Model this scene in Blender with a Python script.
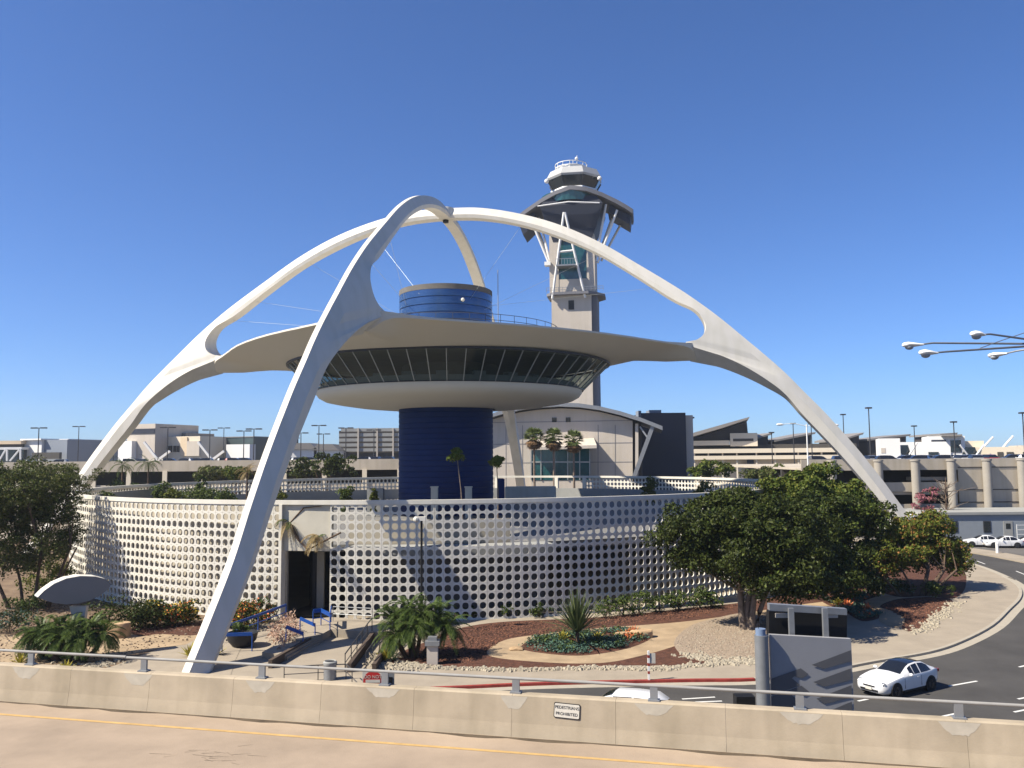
import bpy, bmesh, math, random
import numpy as np
from mathutils import Matrix, Vector
R_ = math.radians
for o in list(bpy.data.objects): bpy.data.objects.remove(o)
sc = bpy.context.scene
COL = sc.collection
# ------------------------------------------------------------------ camera
F_PX, PITCH, ROLL, CAMH = 850.0, 0.086, -0.0084, 11.5
cam = bpy.data.cameras.new('camera'); cam.sensor_width = 36; cam.lens = 36 * F_PX / 1024
cam.clip_start = 0.3; cam.clip_end = 6000
co = bpy.data.objects.new('camera', cam); COL.objects.link(co)
co.matrix_world = Matrix.Translation((0, 0, CAMH)) @ Matrix.Rotation(math.pi / 2 + PITCH, 4, 'X') @ Matrix.Rotation(ROLL, 4, 'Z')
sc.camera = co
# ------------------------------------------------------------------ light
SUN_EL, SUN_FRONT = R_(46.5), R_(18.5)
S = Vector((-math.cos(SUN_FRONT) * math.cos(SUN_EL), -math.sin(SUN_FRONT) * math.cos(SUN_EL), math.sin(SUN_EL)))
wd = bpy.data.worlds.new('World'); sc.world = wd; wd.use_nodes = True
nt = wd.node_tree; bg = nt.nodes['Background']
sky = nt.nodes.new('ShaderNodeTexSky'); sky.sky_type = 'NISHITA'; sky.sun_disc = False
sky.sun_elevation = SUN_EL; sky.sun_rotation = math.atan2(S.x, S.y)
sky.altitude = 0; sky.air_density = 0.8; sky.dust_density = 0.3; sky.ozone_density = 8.0
tint = nt.nodes.new('ShaderNodeMix'); tint.data_type = 'RGBA'; tint.blend_type = 'MULTIPLY'; tint.inputs[0].default_value = 1
tint.inputs[7].default_value = (0.84, 1.0, 1.24, 1)          # deep, clear blue of a dry day
nt.links.new(sky.outputs[0], tint.inputs[6]); nt.links.new(tint.outputs[2], bg.inputs[0]); bg.inputs[1].default_value = 0.063
sun = bpy.data.lights.new('sun', 'SUN'); sun.energy = 5.0; sun.angle = R_(0.53); sun.color = (1, 0.92, 0.78)
so = bpy.data.objects.new('sun', sun); COL.objects.link(so); so.rotation_euler = S.to_track_quat('Z', 'Y').to_euler()
sc.view_settings.view_transform = 'Standard'; sc.view_settings.look = 'None'
sc.view_settings.exposure = 1.04; sc.view_settings.gamma = 1
sc.render.engine = 'CYCLES'
# ------------------------------------------------------------------ measuring helpers
cp, sp, cr, sr = math.cos(PITCH), math.sin(PITCH), math.cos(ROLL), math.sin(ROLL)
def ray(px, py):
    a, b = px - 512, py - 384
    X, Y = a * cr + b * sr, -a * sr + b * cr
    x, y, z = X / F_PX, 1.0, -Y / F_PX
    return (x, y * cp - z * sp, y * sp + z * cp)
def G(px, py, z=0.0):                 # where a sight line meets the ground
    d = ray(px, py); t = (z - CAMH) / d[2]
    return Vector((d[0] * t, d[1] * t, z))
def D(px, py, y):                     # where it meets the distance y
    d = ray(px, py); t = y / d[1]
    return Vector((d[0] * t, y, CAMH + d[2] * t))
# ------------------------------------------------------------------ materials
MATS = {}
def mat(name, col, rough=0.8, var=0.12, scale=1.5, bump=0.0, bscale=20, metal=0.0, spec=0.3, col2=None, emit=None, streak=0.0, detail=6):
    if name in MATS: return MATS[name]
    m = bpy.data.materials.new(name); m.use_nodes = True; n = m.node_tree.nodes; l = m.node_tree.links
    b = n['Principled BSDF']; b.inputs['Roughness'].default_value = rough; b.inputs['Metallic'].default_value = metal
    b.inputs['Specular IOR Level'].default_value = spec
    tc = n.new('ShaderNodeTexCoord')
    nz = n.new('ShaderNodeTexNoise'); nz.inputs['Scale'].default_value = scale; nz.inputs['Detail'].default_value = detail; nz.inputs['Roughness'].default_value = 0.65
    l.new(tc.outputs['Object'], nz.inputs['Vector'])
    rp = n.new('ShaderNodeValToRGB'); rp.color_ramp.elements[0].position = 0.3; rp.color_ramp.elements[1].position = 0.7
    KA = 0.73; c = tuple(x * KA for x in col); col2 = None if col2 is None else tuple(x * KA for x in col2)
    lo = tuple(max(0, x * (1 - var)) for x in c) if col2 is None else col2
    hi = tuple(min(1, x * (1 + var)) for x in c) if col2 is None else c
    rp.color_ramp.elements[0].color = (*lo, 1); rp.color_ramp.elements[1].color = (*hi, 1)
    l.new(nz.outputs[0], rp.inputs[0]); out = rp.outputs[0]
    if streak > 0:                     # vertical weather stains
        mp = n.new('ShaderNodeMapping'); mp.inputs['Scale'].default_value = (0.9, 0.9, 0.06)
        l.new(tc.outputs['Object'], mp.inputs[0])
        n2 = n.new('ShaderNodeTexNoise'); n2.inputs['Scale'].default_value = 1.3; n2.inputs['Detail'].default_value = 5
        l.new(mp.outputs[0], n2.inputs['Vector'])
        r2 = n.new('ShaderNodeValToRGB'); r2.color_ramp.elements[0].position = 0.42; r2.color_ramp.elements[1].position = 0.66
        r2.color_ramp.elements[0].color = (1, 1, 1, 1); k = 1 - streak; r2.color_ramp.elements[1].color = (k, k, k * 0.97, 1)
        l.new(n2.outputs[0], r2.inputs[0])
        mx = n.new('ShaderNodeMix'); mx.data_type = 'RGBA'; mx.blend_type = 'MULTIPLY'; mx.inputs[0].default_value = 1
        l.new(out, mx.inputs[6]); l.new(r2.outputs[0], mx.inputs[7]); out = mx.outputs[2]
    l.new(out, b.inputs['Base Color'])
    if bump > 0:
        n3 = n.new('ShaderNodeTexNoise'); n3.inputs['Scale'].default_value = bscale; n3.inputs['Detail'].default_value = 4
        l.new(tc.outputs['Object'], n3.inputs['Vector'])
        bp = n.new('ShaderNodeBump'); bp.inputs['Strength'].default_value = bump; bp.inputs['Distance'].default_value = 0.05
        l.new(n3.outputs[0], bp.inputs['Height']); l.new(bp.outputs[0], b.inputs['Normal'])
    MATS[name] = m; return m
def leafmat(name, c1, c2, trans=0.25, rough=0.5):
    if name in MATS: return MATS[name]
    m = bpy.data.materials.new(name); m.use_nodes = True; n = m.node_tree.nodes; l = m.node_tree.links
    b = n['Principled BSDF']; b.inputs['Roughness'].default_value = rough; b.inputs['Specular IOR Level'].default_value = 0.12
    g = n.new('ShaderNodeNewGeometry'); rp = n.new('ShaderNodeValToRGB')
    rp.color_ramp.elements[0].color = (*c1, 1); rp.color_ramp.elements[1].color = (*c2, 1)
    l.new(g.outputs['Random Per Island'], rp.inputs[0]); l.new(rp.outputs[0], b.inputs['Base Color'])
    t = n.new('ShaderNodeBsdfTranslucent'); l.new(rp.outputs[0], t.inputs[0])
    mx = n.new('ShaderNodeMixShader'); mx.inputs[0].default_value = trans
    l.new(b.outputs[0], mx.inputs[1]); l.new(t.outputs[0], mx.inputs[2]); l.new(mx.outputs[0], n['Material Output'].inputs[0])
    MATS[name] = m; return m
def glassmat(name, tint, see=0.35, rough=0.04):
    if name in MATS: return MATS[name]
    m = bpy.data.materials.new(name); m.use_nodes = True; n = m.node_tree.nodes; l = m.node_tree.links
    b = n['Principled BSDF']; b.inputs['Base Color'].default_value = (*tint, 1); b.inputs['Roughness'].default_value = rough
    b.inputs['Specular IOR Level'].default_value = 0.6
    t = n.new('ShaderNodeBsdfTransparent'); t.inputs[0].default_value = (0.75, 0.85, 0.82, 1)
    mx = n.new('ShaderNodeMixShader'); mx.inputs[0].default_value = see
    l.new(b.outputs[0], mx.inputs[1]); l.new(t.outputs[0], mx.inputs[2]); l.new(mx.outputs[0], n['Material Output'].inputs[0])
    MATS[name] = m; return m
# ------------------------------------------------------------------ mesh helpers
class MB:
    def __init__(s): s.v = []; s.f = []; s.m = []
    def add(s, vs, fs, m=0):
        k = len(s.v); s.v += [tuple(p) for p in vs]; s.f += [tuple(i + k for i in f) for f in fs]; s.m += [m] * len(fs); return s
    def obox(s, c, d, rz=0, m=0, taper=1.0):       # box: centre, dims, turn about z
        ca, sa = math.cos(rz), math.sin(rz); vs = []
        for z in (-.5, .5):
            k = taper if z > 0 else 1
            for x, y in ((-.5, -.5), (.5, -.5), (.5, .5), (-.5, .5)):
                X, Y = x * d[0] * k, y * d[1] * k
                vs.append((c[0] + X * ca - Y * sa, c[1] + X * sa + Y * ca, c[2] + z * d[2]))
        return s.add(vs, [(3, 2, 1, 0), (4, 5, 6, 7), (0, 1, 5, 4), (1, 2, 6, 5), (2, 3, 7, 6), (3, 0, 4, 7)], m)
    def box(s, x0, x1, y0, y1, z0, z1, m=0):
        return s.obox(((x0 + x1) / 2, (y0 + y1) / 2, (z0 + z1) / 2), (abs(x1 - x0), abs(y1 - y0), abs(z1 - z0)), 0, m)
    def tube(s, pts, r, n=8, m=0, caps=True):
        pts = [Vector(p) for p in pts]; N = len(pts); rs = r if isinstance(r, (list, tuple)) else [r] * N
        vs = []
        for i, p in enumerate(pts):
            d = (pts[min(i + 1, N - 1)] - pts[max(i - 1, 0)]).normalized()
            a = Vector((0, 0, 1)) if abs(d.z) < 0.95 else Vector((1, 0, 0))
            u = d.cross(a).normalized(); w = d.cross(u)
            vs += [p + (u * math.cos(2 * math.pi * k / n) + w * math.sin(2 * math.pi * k / n)) * rs[i] for k in range(n)]
        fs = [(i * n + k, i * n + (k + 1) % n, (i + 1) * n + (k + 1) % n, (i + 1) * n + k) for i in range(N - 1) for k in range(n)]
        if caps: fs += [tuple(range(n - 1, -1, -1)), tuple(range((N - 1) * n, N * n))]
        return s.add(vs, fs, m)
    def bar(s, p0, p1, w, h, m=0):                   # rectangular bar
        p0, p1 = Vector(p0), Vector(p1); d = (p1 - p0).normalized()
        a = Vector((0, 0, 1)) if abs(d.z) < 0.98 else Vector((0, 1, 0))
        u = d.cross(a).normalized() * w / 2; t = u.cross(d).normalized() * h / 2
        vs = [p + q for p in (p0, p1) for q in (-u - t, u - t, u + t, -u + t)]
        return s.add(vs, [(3, 2, 1, 0), (4, 5, 6, 7), (0, 1, 5, 4), (1, 2, 6, 5), (2, 3, 7, 6), (3, 0, 4, 7)], m)
    def lathe(s, prof, n=48, c=(0, 0), a0=0, a1=None, m=0, close=False):
        full = a1 is None; a1 = a0 + 2 * math.pi if full else a1; k = n if full else n + 1; vs = []
        for i in range(k):
            a = a0 + (a1 - a0) * i / n
            vs += [(c[0] + r * math.sin(a), c[1] - r * math.cos(a), z) for r, z in prof]
        P = len(prof); fs = []
        for i in range(n):
            j = (i + 1) % k
            for q in range(P if close else P - 1):
                q2 = (q + 1) % P; fs.append((i * P + q, j * P + q, j * P + q2, i * P + q2))
        return s.add(vs, fs, m)
    def prism(s, poly, z0, z1, m=0):                 # flat outline pushed upwards
        n = len(poly); vs = [(p[0], p[1], z0) for p in poly] + [(p[0], p[1], z1) for p in poly]
        return s.add(vs, [tuple(range(n - 1, -1, -1)), tuple(range(n, 2 * n))] + [(i, (i + 1) % n, (i + 1) % n + n, i + n) for i in range(n)], m)
    def slab(s, poly, dv, m=0):                      # 3D outline pushed along dv
        n = len(poly); dv = Vector(dv); poly = [Vector(p) for p in poly]; vs = poly + [p + dv for p in poly]
        return s.add(vs, [tuple(range(n - 1, -1, -1)), tuple(range(n, 2 * n))] + [(i, (i + 1) % n, (i + 1) % n + n, i + n) for i in range(n)], m)
    def loft(s, rings, m=0, closed=True, caps=True):
        n = len(rings[0]); vs = [p for r in rings for p in r]; q = n if closed else n - 1
        fs = [(i * n + k, i * n + (k + 1) % n, (i + 1) * n + (k + 1) % n, (i + 1) * n + k) for i in range(len(rings) - 1) for k in range(q)]
        if caps and closed: fs += [tuple(range(n - 1, -1, -1)), tuple(range((len(rings) - 1) * n, len(rings) * n))]
        return s.add(vs, fs, m)
    def ball(s, c, r, n=10, m=0, sq=(1, 1, 1)):
        prof = [(math.sin(math.pi * i / 6), -math.cos(math.pi * i / 6)) for i in range(7)]; vs = []
        for i in range(n):
            a = 2 * math.pi * i / n
            vs += [(c[0] + r * sq[0] * p * math.cos(a), c[1] + r * sq[1] * p * math.sin(a), c[2] + r * sq[2] * z) for p, z in prof]
        return s.add(vs, [(i * 7 + q, ((i + 1) % n) * 7 + q, ((i + 1) % n) * 7 + q + 1, i * 7 + q + 1) for i in range(n) for q in range(6)], m)
    def build(s, name, mats, parent=None, smooth=None):
        me = bpy.data.meshes.new(name); me.from_pydata(s.v, [], s.f)
        for q in (mats if isinstance(mats, (list, tuple)) else [mats]): me.materials.append(q)
        me.polygons.foreach_set('material_index', s.m)
        bm = bmesh.new(); bm.from_mesh(me); bmesh.ops.recalc_face_normals(bm, faces=bm.faces); bm.to_mesh(me); bm.free()
        if smooth is not None:
            me.shade_smooth(); me.set_sharp_from_angle(angle=R_(smooth))
        return link(name, me, parent)
def link(name, me, parent=None):
    o = bpy.data.objects.new(name, me); COL.objects.link(o)
    if parent is not None:
        o.parent = parent
        w = parent.get('_w'); inv = Matrix(np.array(w).reshape(4, 4).tolist()).inverted() if w else Matrix()
        o.matrix_parent_inverse = inv
    return o
def fastmesh(name, V, Fq, mats, parent=None, mi=None):        # numpy quads
    me = bpy.data.meshes.new(name); nv, nf = len(V), len(Fq); k = Fq.shape[1]
    me.vertices.add(nv); me.vertices.foreach_set('co', np.asarray(V, np.float32).ravel())
    me.loops.add(nf * k); me.loops.foreach_set('vertex_index', np.asarray(Fq, np.int32).ravel())
    me.polygons.add(nf); me.polygons.foreach_set('loop_start', np.arange(nf, dtype=np.int32) * k)
    for q in (mats if isinstance(mats, (list, tuple)) else [mats]): me.materials.append(q)
    if mi is not None: me.polygons.foreach_set('material_index', np.asarray(mi, np.int32))
    me.update(calc_edges=True); me.shade_flat(); return link(name, me, parent)
def thing(name, label, cat, loc=(0, 0, 0), rz=0, group=None):
    o = bpy.data.objects.new(name, None); COL.objects.link(o); o.empty_display_size = 0.3
    o.location = loc; o.rotation_euler = (0, 0, rz)
    M = Matrix.Translation(loc) @ Matrix.Rotation(rz, 4, 'Z'); o['_w'] = [x for r in M for x in r]
    return tag(o, label, cat, group)
def local(o):                                        # children of this thing are given in its own coordinates
    if '_w' in o: del o['_w']
    return o
def tag(o, label, cat, group=None):
    o['label'] = label; o['category'] = cat
    if group: o['group'] = group
    return o
def struct(o): o['kind'] = 'structure'; return o
def kids(o): return [c for c in COL.objects if c.parent == o]
def dup(o, loc, rz=None, label=None, group=None, parent=None, scale=None):
    c = o.copy(); COL.objects.link(c)
    if parent is not None: c.parent = parent
    else:
        c.location = loc
        if rz is not None: c.rotation_euler = (0, 0, rz)
        if scale: c.scale = scale
        if label: c['label'] = label
        if group: c['group'] = group
    for ch in kids(o): dup(ch, None, parent=c)
    return c
def spline(P, k=6, closed=True):
    P = [Vector(p) for p in P]; n = len(P); out = []
    for i in range(n if closed else n - 1):
        g = (lambda j: P[j % n]) if closed else (lambda j: P[min(max(j, 0), n - 1)])
        a, b, c, d = g(i - 1), g(i), g(i + 1), g(i + 2)
        for q in range(k):
            t = q / k; out.append(0.5 * ((2 * b) + (c - a) * t + (2 * a - 5 * b + 4 * c - d) * t * t + (3 * b - a - 3 * c + d) * t ** 3))
    if not closed: out.append(P[-1])
    return out
def sheet(name, px, z, m, k=6, world=False):
    P = [Vector((*p[:2], z)) for p in px] if world else [G(x, y, z) for x, y in px]
    P = spline(P, k) if k > 1 else P
    b = MB(); b.add([(p.x, p.y, z) for p in P], [tuple(range(len(P)))])
    bm = bmesh.new(); me = bpy.data.meshes.new(name); me.from_pydata(b.v, [], b.f); bm.from_mesh(me)
    bmesh.ops.triangulate(bm, faces=bm.faces); bm.normal_update()
    for f in bm.faces:
        if f.normal.z < 0: f.normal_flip()
    bm.to_mesh(me); bm.free(); me.materials.append(m)
    return struct(link(name, me))
def text_obj(name, body, size, loc, rot, m, parent=None, extrude=0.002):
    cu = bpy.data.curves.new(name, 'FONT'); cu.body = body; cu.size = size; cu.align_x = 'CENTER'; cu.align_y = 'CENTER'; cu.extrude = extrude
    t = bpy.data.objects.new(name, cu); COL.objects.link(t); dg = bpy.context.evaluated_depsgraph_get()
    me = bpy.data.meshes.new_from_object(t.evaluated_get(dg)); bpy.data.objects.remove(t)
    me.transform(Matrix.Translation(loc) @ rot); me.materials.clear(); me.materials.append(m)
    return link(name, me, parent)
# ------------------------------------------------------------------ palette
M_white = mat('painted_white_stucco', (0.78, 0.74, 0.66), 0.6, 0.04, 0.3, streak=0.07)
M_shell = mat('smooth_white_plaster_shell', (0.82, 0.76, 0.64), 0.65, 0.02, 0.15)
M_block = mat('white_concrete_block', (0.80, 0.76, 0.67), 0.75, 0.06, 0.5, streak=0.08)
M_stain = mat('stained_cream_panel', (0.62, 0.58, 0.48), 0.8, 0.08, 0.7)
M_beige = mat('beige_plaster', (0.5, 0.45, 0.36), 0.85, 0.1, 0.8)
M_greyw = mat('grey_parapet', (0.36, 0.36, 0.34), 0.85, 0.1, 0.6)
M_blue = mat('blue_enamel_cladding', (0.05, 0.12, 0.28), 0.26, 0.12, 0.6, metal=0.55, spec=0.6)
M_navy = mat('shade_toned_drum_and_box_blue', (0.004, 0.024, 0.115), 0.65, 0.12, 0.6, spec=0.15)  # darker blue carries the lower drum's shade under the saucer
M_bluedk = mat('blue_joint_groove', (0.006, 0.014, 0.05), 0.5)
M_rail = mat('blue_painted_steel', (0.012, 0.075, 0.34), 0.4)
M_steel = mat('galvanised_steel', (0.34, 0.35, 0.36), 0.45, 0.1, 3, metal=0.5)
M_dkmetal = mat('dark_bronze_metal', (0.05, 0.05, 0.055), 0.5)
M_black = mat('black_paint', (0.012, 0.012, 0.013), 0.5)
M_mull = mat('aluminium_mullion', (0.45, 0.47, 0.45), 0.4, metal=0.4)
M_glass = glassmat('tinted_saucer_glass', (0.015, 0.022, 0.02), 0.48)
M_glassdk = mat('dark_building_glass', (0.012, 0.02, 0.024), 0.08, 0.3, 2, spec=0.7)
M_glassgr = mat('green_curtain_glass', (0.02, 0.09, 0.095), 0.08, 0.3, 1.2, spec=0.7)
M_asph = mat('asphalt', (0.072, 0.068, 0.064), 0.9, 0.28, 0.22, 0.3, 40, detail=9)
M_asphold = mat('worn_parking_asphalt', (0.14, 0.13, 0.12), 0.9, 0.2, 0.3)
M_walk = mat('pavement_concrete', (0.36, 0.305, 0.235), 0.88, 0.13, 0.5, 0.1, 25)
M_kerb = mat('kerb_concrete', (0.42, 0.375, 0.3), 0.85, 0.1, 2)
M_red = mat('red_kerb_paint', (0.3, 0.045, 0.035), 0.7, 0.25, 3)
M_line = mat('white_road_paint', (0.75, 0.74, 0.7), 0.7, 0.1, 4)
M_yel = mat('faded_yellow_paint', (0.56, 0.36, 0.14), 0.8, 0.2, 3)
M_mulch = mat('red_bark_mulch', (0.15, 0.06, 0.035), 1, 0.55, 4, 1.0, 12, col2=(0.05, 0.022, 0.015))
M_sand = mat('decomposed_granite_path', (0.40, 0.295, 0.185), 0.95, 0.22, 0.7, 0.3, 14)
M_soil = mat('dry_garden_soil', (0.27, 0.19, 0.12), 1, 0.3, 0.6, 0.7, 8, col2=(0.11, 0.07, 0.042))
M_gravel = mat('pale_gravel', (0.48, 0.38, 0.28), 1, 0.4, 9, 1.0, 14, col2=(0.2, 0.15, 0.11))
M_cobble = mat('pale_cobble_stones', (0.40, 0.35, 0.265), 0.9, 0.35, 5)
M_rock = mat('sandstone_boulder', (0.48, 0.33, 0.19), 0.95, 0.3, 1.5, 0.6, 4)
M_deck = mat('tan_bridge_concrete', (0.385, 0.30, 0.22), 0.9, 0.2, 0.35, 0.15, 30, detail=8)
M_barr = mat('weathered_barrier_concrete', (0.47, 0.39, 0.285), 0.9, 0.14, 0.8, 0.06, 25, streak=0.2)
M_patch = mat('grey_patched_concrete', (0.48, 0.43, 0.35), 0.9, 0.12, 3)
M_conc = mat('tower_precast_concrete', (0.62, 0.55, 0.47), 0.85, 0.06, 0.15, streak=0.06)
M_concdk = mat('shade_tone_and_trim_concrete', (0.2, 0.2, 0.22), 0.85, 0.06, 0.2)
M_bark = mat('brown_bark', (0.12, 0.08, 0.055), 0.95, 0.35, 3, 0.6, 8)
M_barkpale = mat('pale_grey_bark', (0.22, 0.17, 0.13), 0.95, 0.3, 3, 0.6, 8)
M_lot = mat('far_airport_ground', (0.2, 0.18, 0.155), 0.95, 0.2, 0.02)
CX, CY = -7.76, 99.55
PHI = -0.1636
U = Vector((math.sin(PHI), -math.cos(PHI))); NEAR = Vector((math.sin(PHI - .012), -math.cos(PHI - .012))); W = Vector((-U[1], U[0]))
RW = 38.75
def wall_angle(px, far=False):        # angle on the screen wall seen at column px
    d = ray(px, 540); dx, dy = d[0], d[1]; L = math.hypot(dx, dy); dx /= L; dy /= L
    b = CX * dx + CY * dy; disc = b * b - (CX * CX + CY * CY - RW * RW); t = b + math.sqrt(disc) * (1 if far else -1)
    return math.atan2(dx * t - CX, -(dy * t - CY))
# ================================================================== GROUND
def gsheet(name, x0, x1, y0, y1, z, m):
    b = MB(); b.add([(x0, y0, z), (x1, y0, z), (x1, y1, z), (x0, y1, z)], [(0, 1, 2, 3)]); return struct(b.build(name, m))
gsheet('ground', -900, 900, -120, 1300, -0.05, M_lot)
gsheet('road', -90, 90, 8, 150, 0.0, M_asph)
KERB = [(-140, 40.5), (-70, 41.3), (-30, 42.2), (-12, 43), (-4.2, 43.4), (0.3, 44.0), (4.3, 44.3), (9, 44.5), (12.3, 44.6), (16, 45.9), (19.7, 48.0), (23.9, 50.2), (27.2, 52.9), (31.8, 57.7), (36.4, 63.6), (39.9, 68.2), (42.6, 72.6), (44.5, 77), (46.1, 82.5), (47.3, 88), (47.8, 93), (47.4, 98), (46.0, 103), (42, 110), (35, 117), (25, 124)]
KS = spline([(x, y, 0) for x, y in KERB], 4, False)
isl = [(p.x, p.y) for p in KS] + [(0, 165), (-70, 160), (-140, 130)]
b = MB(); b.prism(isl, -0.2, 0.115); struct(b.build('sidewalk', M_walk))
def kerbstrip(name, pts, m, w=0.2, z=0.13, side=-1):
    b = MB(); N = len(pts); rings = []
    for i, p in enumerate(pts):
        d = pts[min(i + 1, N - 1)] - pts[max(i - 1, 0)]; d.z = 0; d.normalize(); n = Vector((d.y, -d.x, 0)) * side
        q0, q1 = p - n * 0.03, p + n * w
        rings.append([(q0.x, q0.y, -0.1), (q0.x, q0.y, z), (q1.x, q1.y, z), (q1.x, q1.y, -0.1)])
    b.loft(rings); return struct(b.build(name, m))
ir = [i for i, p in enumerate(KS) if -14 < p.x < 12.6 and p.y < 60]
kerbstrip('red_kerb', [KS[i] for i in ir], M_red)
kerbstrip('kerb', [KS[i] for i in range(ir[-1], len(KS))], M_kerb)
# concrete gutter along the kerb
b = MB(); rg = []
for i in range(ir[0], len(KS)):
    p = KS[i]; d = KS[min(i + 1, len(KS) - 1)] - KS[i - 1]; d.normalize(); n = Vector((d.y, -d.x, 0))
    rg.append([p + n * 0.04 + Vector((0, 0, .004)), p + n * 0.65 + Vector((0, 0, .004))])
b.loft(rg, closed=False); struct(b.build('gutter', M_kerb))
OUT = [(60, 70), (55.5, 80), (53.7, 86), (53.4, 92), (53.2, 97), (52.4, 102), (49.5, 109), (42, 117), (30, 126)]
OS = spline([(x, y, 0) for x, y in OUT], 4, False)
b = MB(); o2 = [(p.x + 3.2, p.y + 1.6) for p in OS][::-1]; b.prism([(p.x, p.y) for p in OS] + o2, -0.2, 0.115); struct(b.build('far_sidewalk', M_walk))
sheet('parking_lot', [(57, 70), (57, 84), (57.2, 92), (56.8, 98), (56, 104), (52, 112), (46, 118), (46, 122), (90, 122), (95, 70)], 0.006, M_asphold, 1, True)
# lane dashes
def dash(px0, px1, w=0.14):
    a, c = G(*px0, .004), G(*px1, .004); d = (c - a).normalized(); n = Vector((-d.y, d.x, 0)) * w / 2
    b = MB(); b.add([a - n, c - n, c + n, a + n], [(0, 1, 2, 3)]); return struct(b.build('lane_marking', M_line))
for p0, p1 in [((858, 701), (888, 695)), ((949, 686), (977, 681)), ((930, 719), (958, 713)), ((1019, 667), (1040, 662)), ((1018, 699), (1044, 694)), ((1014, 712), (1034, 708)),
               ((975, 567), (981, 569)), ((977, 561), (985, 564)), ((1008, 577), (1016, 580)), ((1016, 571), (1026, 575)), ((1036, 590), (1046, 597)), ((1030, 577), (1040, 583)), ((682, 699), (715, 697)), ((695, 702), (722, 701))]: dash(p0, p1)
# garden surfaces on the island
sheet('garden_soil', [(-250, 640), (-120, 600), (-40, 585), (60, 592), (150, 606), (215, 612), (238, 622), (200, 634), (150, 652), (105, 668), (60, 672), (-60, 680), (-250, 690)], .119, M_soil)
sheet('back_soil', [(-250, 552), (60, 540), (66, 600), (20, 596), (-40, 589), (-250, 620)], .117, M_soil, 4)
sheet('sand_path', [(-60, 636), (0, 634), (60, 640), (130, 634), (185, 632), (206, 640), (150, 650), (100, 660), (40, 664), (-40, 668)], .123, M_sand)
sheet('mulch_bed', [(128, 630), (150, 624), (200, 622), (222, 626), (196, 635), (160, 634), (140, 636)], .127, M_mulch)
sheet('entry_path', [(60, 700), (100, 684), (150, 658), (185, 645), (205, 634), (235, 624), (262, 622), (240, 650), (225, 690), (200, 720), (40, 740)], .131, M_walk, 4)
sheet('mulch_bed', [(394, 664), (402, 652), (430, 640), (452, 630), (500, 622), (600, 617), (690, 608), (760, 600), (800, 590), (850, 585), (880, 596), (870, 606), (842, 616), (838, 640), (800, 650), (740, 660), (690, 664), (600, 666), (500, 668), (440, 668)], .119, M_mulch)
sheet('sand_path', [(488, 655), (505, 640), (552, 633), (600, 628), (680, 622), (740, 614), (790, 606), (845, 600), (848, 608), (790, 618), (740, 626), (700, 637), (672, 647), (640, 656), (600, 663), (540, 662)], .123, M_sand)
sheet('planting_bed', [(521, 648), (534, 639), (572, 633), (623, 629), (646, 632), (650, 639), (625, 649), (582, 655.5), (542, 653)], .127, M_mulch)
sheet('gravel_bed', [(674, 643), (690, 626), (720, 617), (748, 613), (790, 620), (800, 634), (780, 650), (752, 661), (720, 663), (690, 660)], .127, M_gravel)
sheet('mulch_bed', [(640, 664), (660, 658), (690, 656), (712, 659), (700, 664), (660, 668)], .131, M_mulch)
sheet('planting_bed', [(822, 601), (840, 596), (876, 593), (874, 598), (858, 606), (882, 614), (880, 618), (862, 621), (845, 612)], .127, M_mulch)
sheet('sand_path', [(858, 605), (880, 596), (902, 598), (908, 606), (898, 612), (905, 619), (900, 628), (880, 622), (878, 612)], .129, M_sand)
sheet('mulch_bed', [(880, 606), (898, 599), (930, 597), (952, 600), (944, 610), (917, 630), (902, 628), (905, 619), (892, 611)], .133, M_mulch)
M_pebsheet = mat('cobble_border_base', (0.42, 0.36, 0.28), 1, 0.3, 8, 0.8, 10)
sheet('mulch_bed', [(800, 598), (810, 575), (850, 562), (905, 560), (958, 568), (966, 584), (955, 598), (930, 596), (900, 597), (876, 592), (840, 594)], .121, M_mulch)
# cobbles: uncountable border stones
rnd = np.random.default_rng(5)
def stones(pxline, n, w, m, name='cobble_border', r=(.05, .12)):
    P = [G(x, y, .12) for x, y in pxline]; seg = spline(P, 8, False); V = []; Fq = []
    base = [(-1, -1, -.5), (1, -1, -.5), (1, 1, -.5), (-1, 1, -.5), (-.6, -.6, .55), (.6, -.6, .55), (.6, .6, .55), (-.6, .6, .55)]
    fq = [(4, 5, 6, 7), (0, 1, 5, 4), (1, 2, 6, 5), (2, 3, 7, 6), (3, 0, 4, 7)]
    for _ in range(n):
        p = seg[rnd.integers(len(seg) - 1)]; q = p + Vector((rnd.normal() * w, rnd.normal() * w, 0)); a = rnd.uniform(0, 6.28); s = rnd.uniform(*r)
        sx, sy, sz = s * rnd.uniform(.7, 1.3), s * rnd.uniform(.6, 1), s * rnd.uniform(.6, 1); k = len(V)
        for x, y, z in base:
            X, Y = x * sx, y * sy; V.append((q.x + X * math.cos(a) - Y * math.sin(a), q.y + X * math.sin(a) + Y * math.cos(a), .13 + (z + .4) * sz))
        Fq += [tuple(i + k for i in f) for f in fq]
    o = fastmesh(name, np.array(V), np.array(Fq), m); o['kind'] = 'stuff'; return o
stones([(405, 664), (440, 668), (520, 670), (600, 668), (660, 669), (700, 665), (760, 662)], 1000, .2, M_cobble)
stones([(690, 656), (720, 662), (752, 660)], 350, .35, M_cobble)
stones([(917, 632), (932, 622), (944, 612), (955, 602)], 300, .3, M_cobble)
stones([(0, 668), (40, 668), (85, 668), (110, 662)], 320, .5, M_cobble)
stones([(380, 655), (390, 668), (410, 668)], 260, .45, M_cobble)
stones([(225, 640), (245, 632), (262, 628)], 150, .4, M_cobble)
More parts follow.
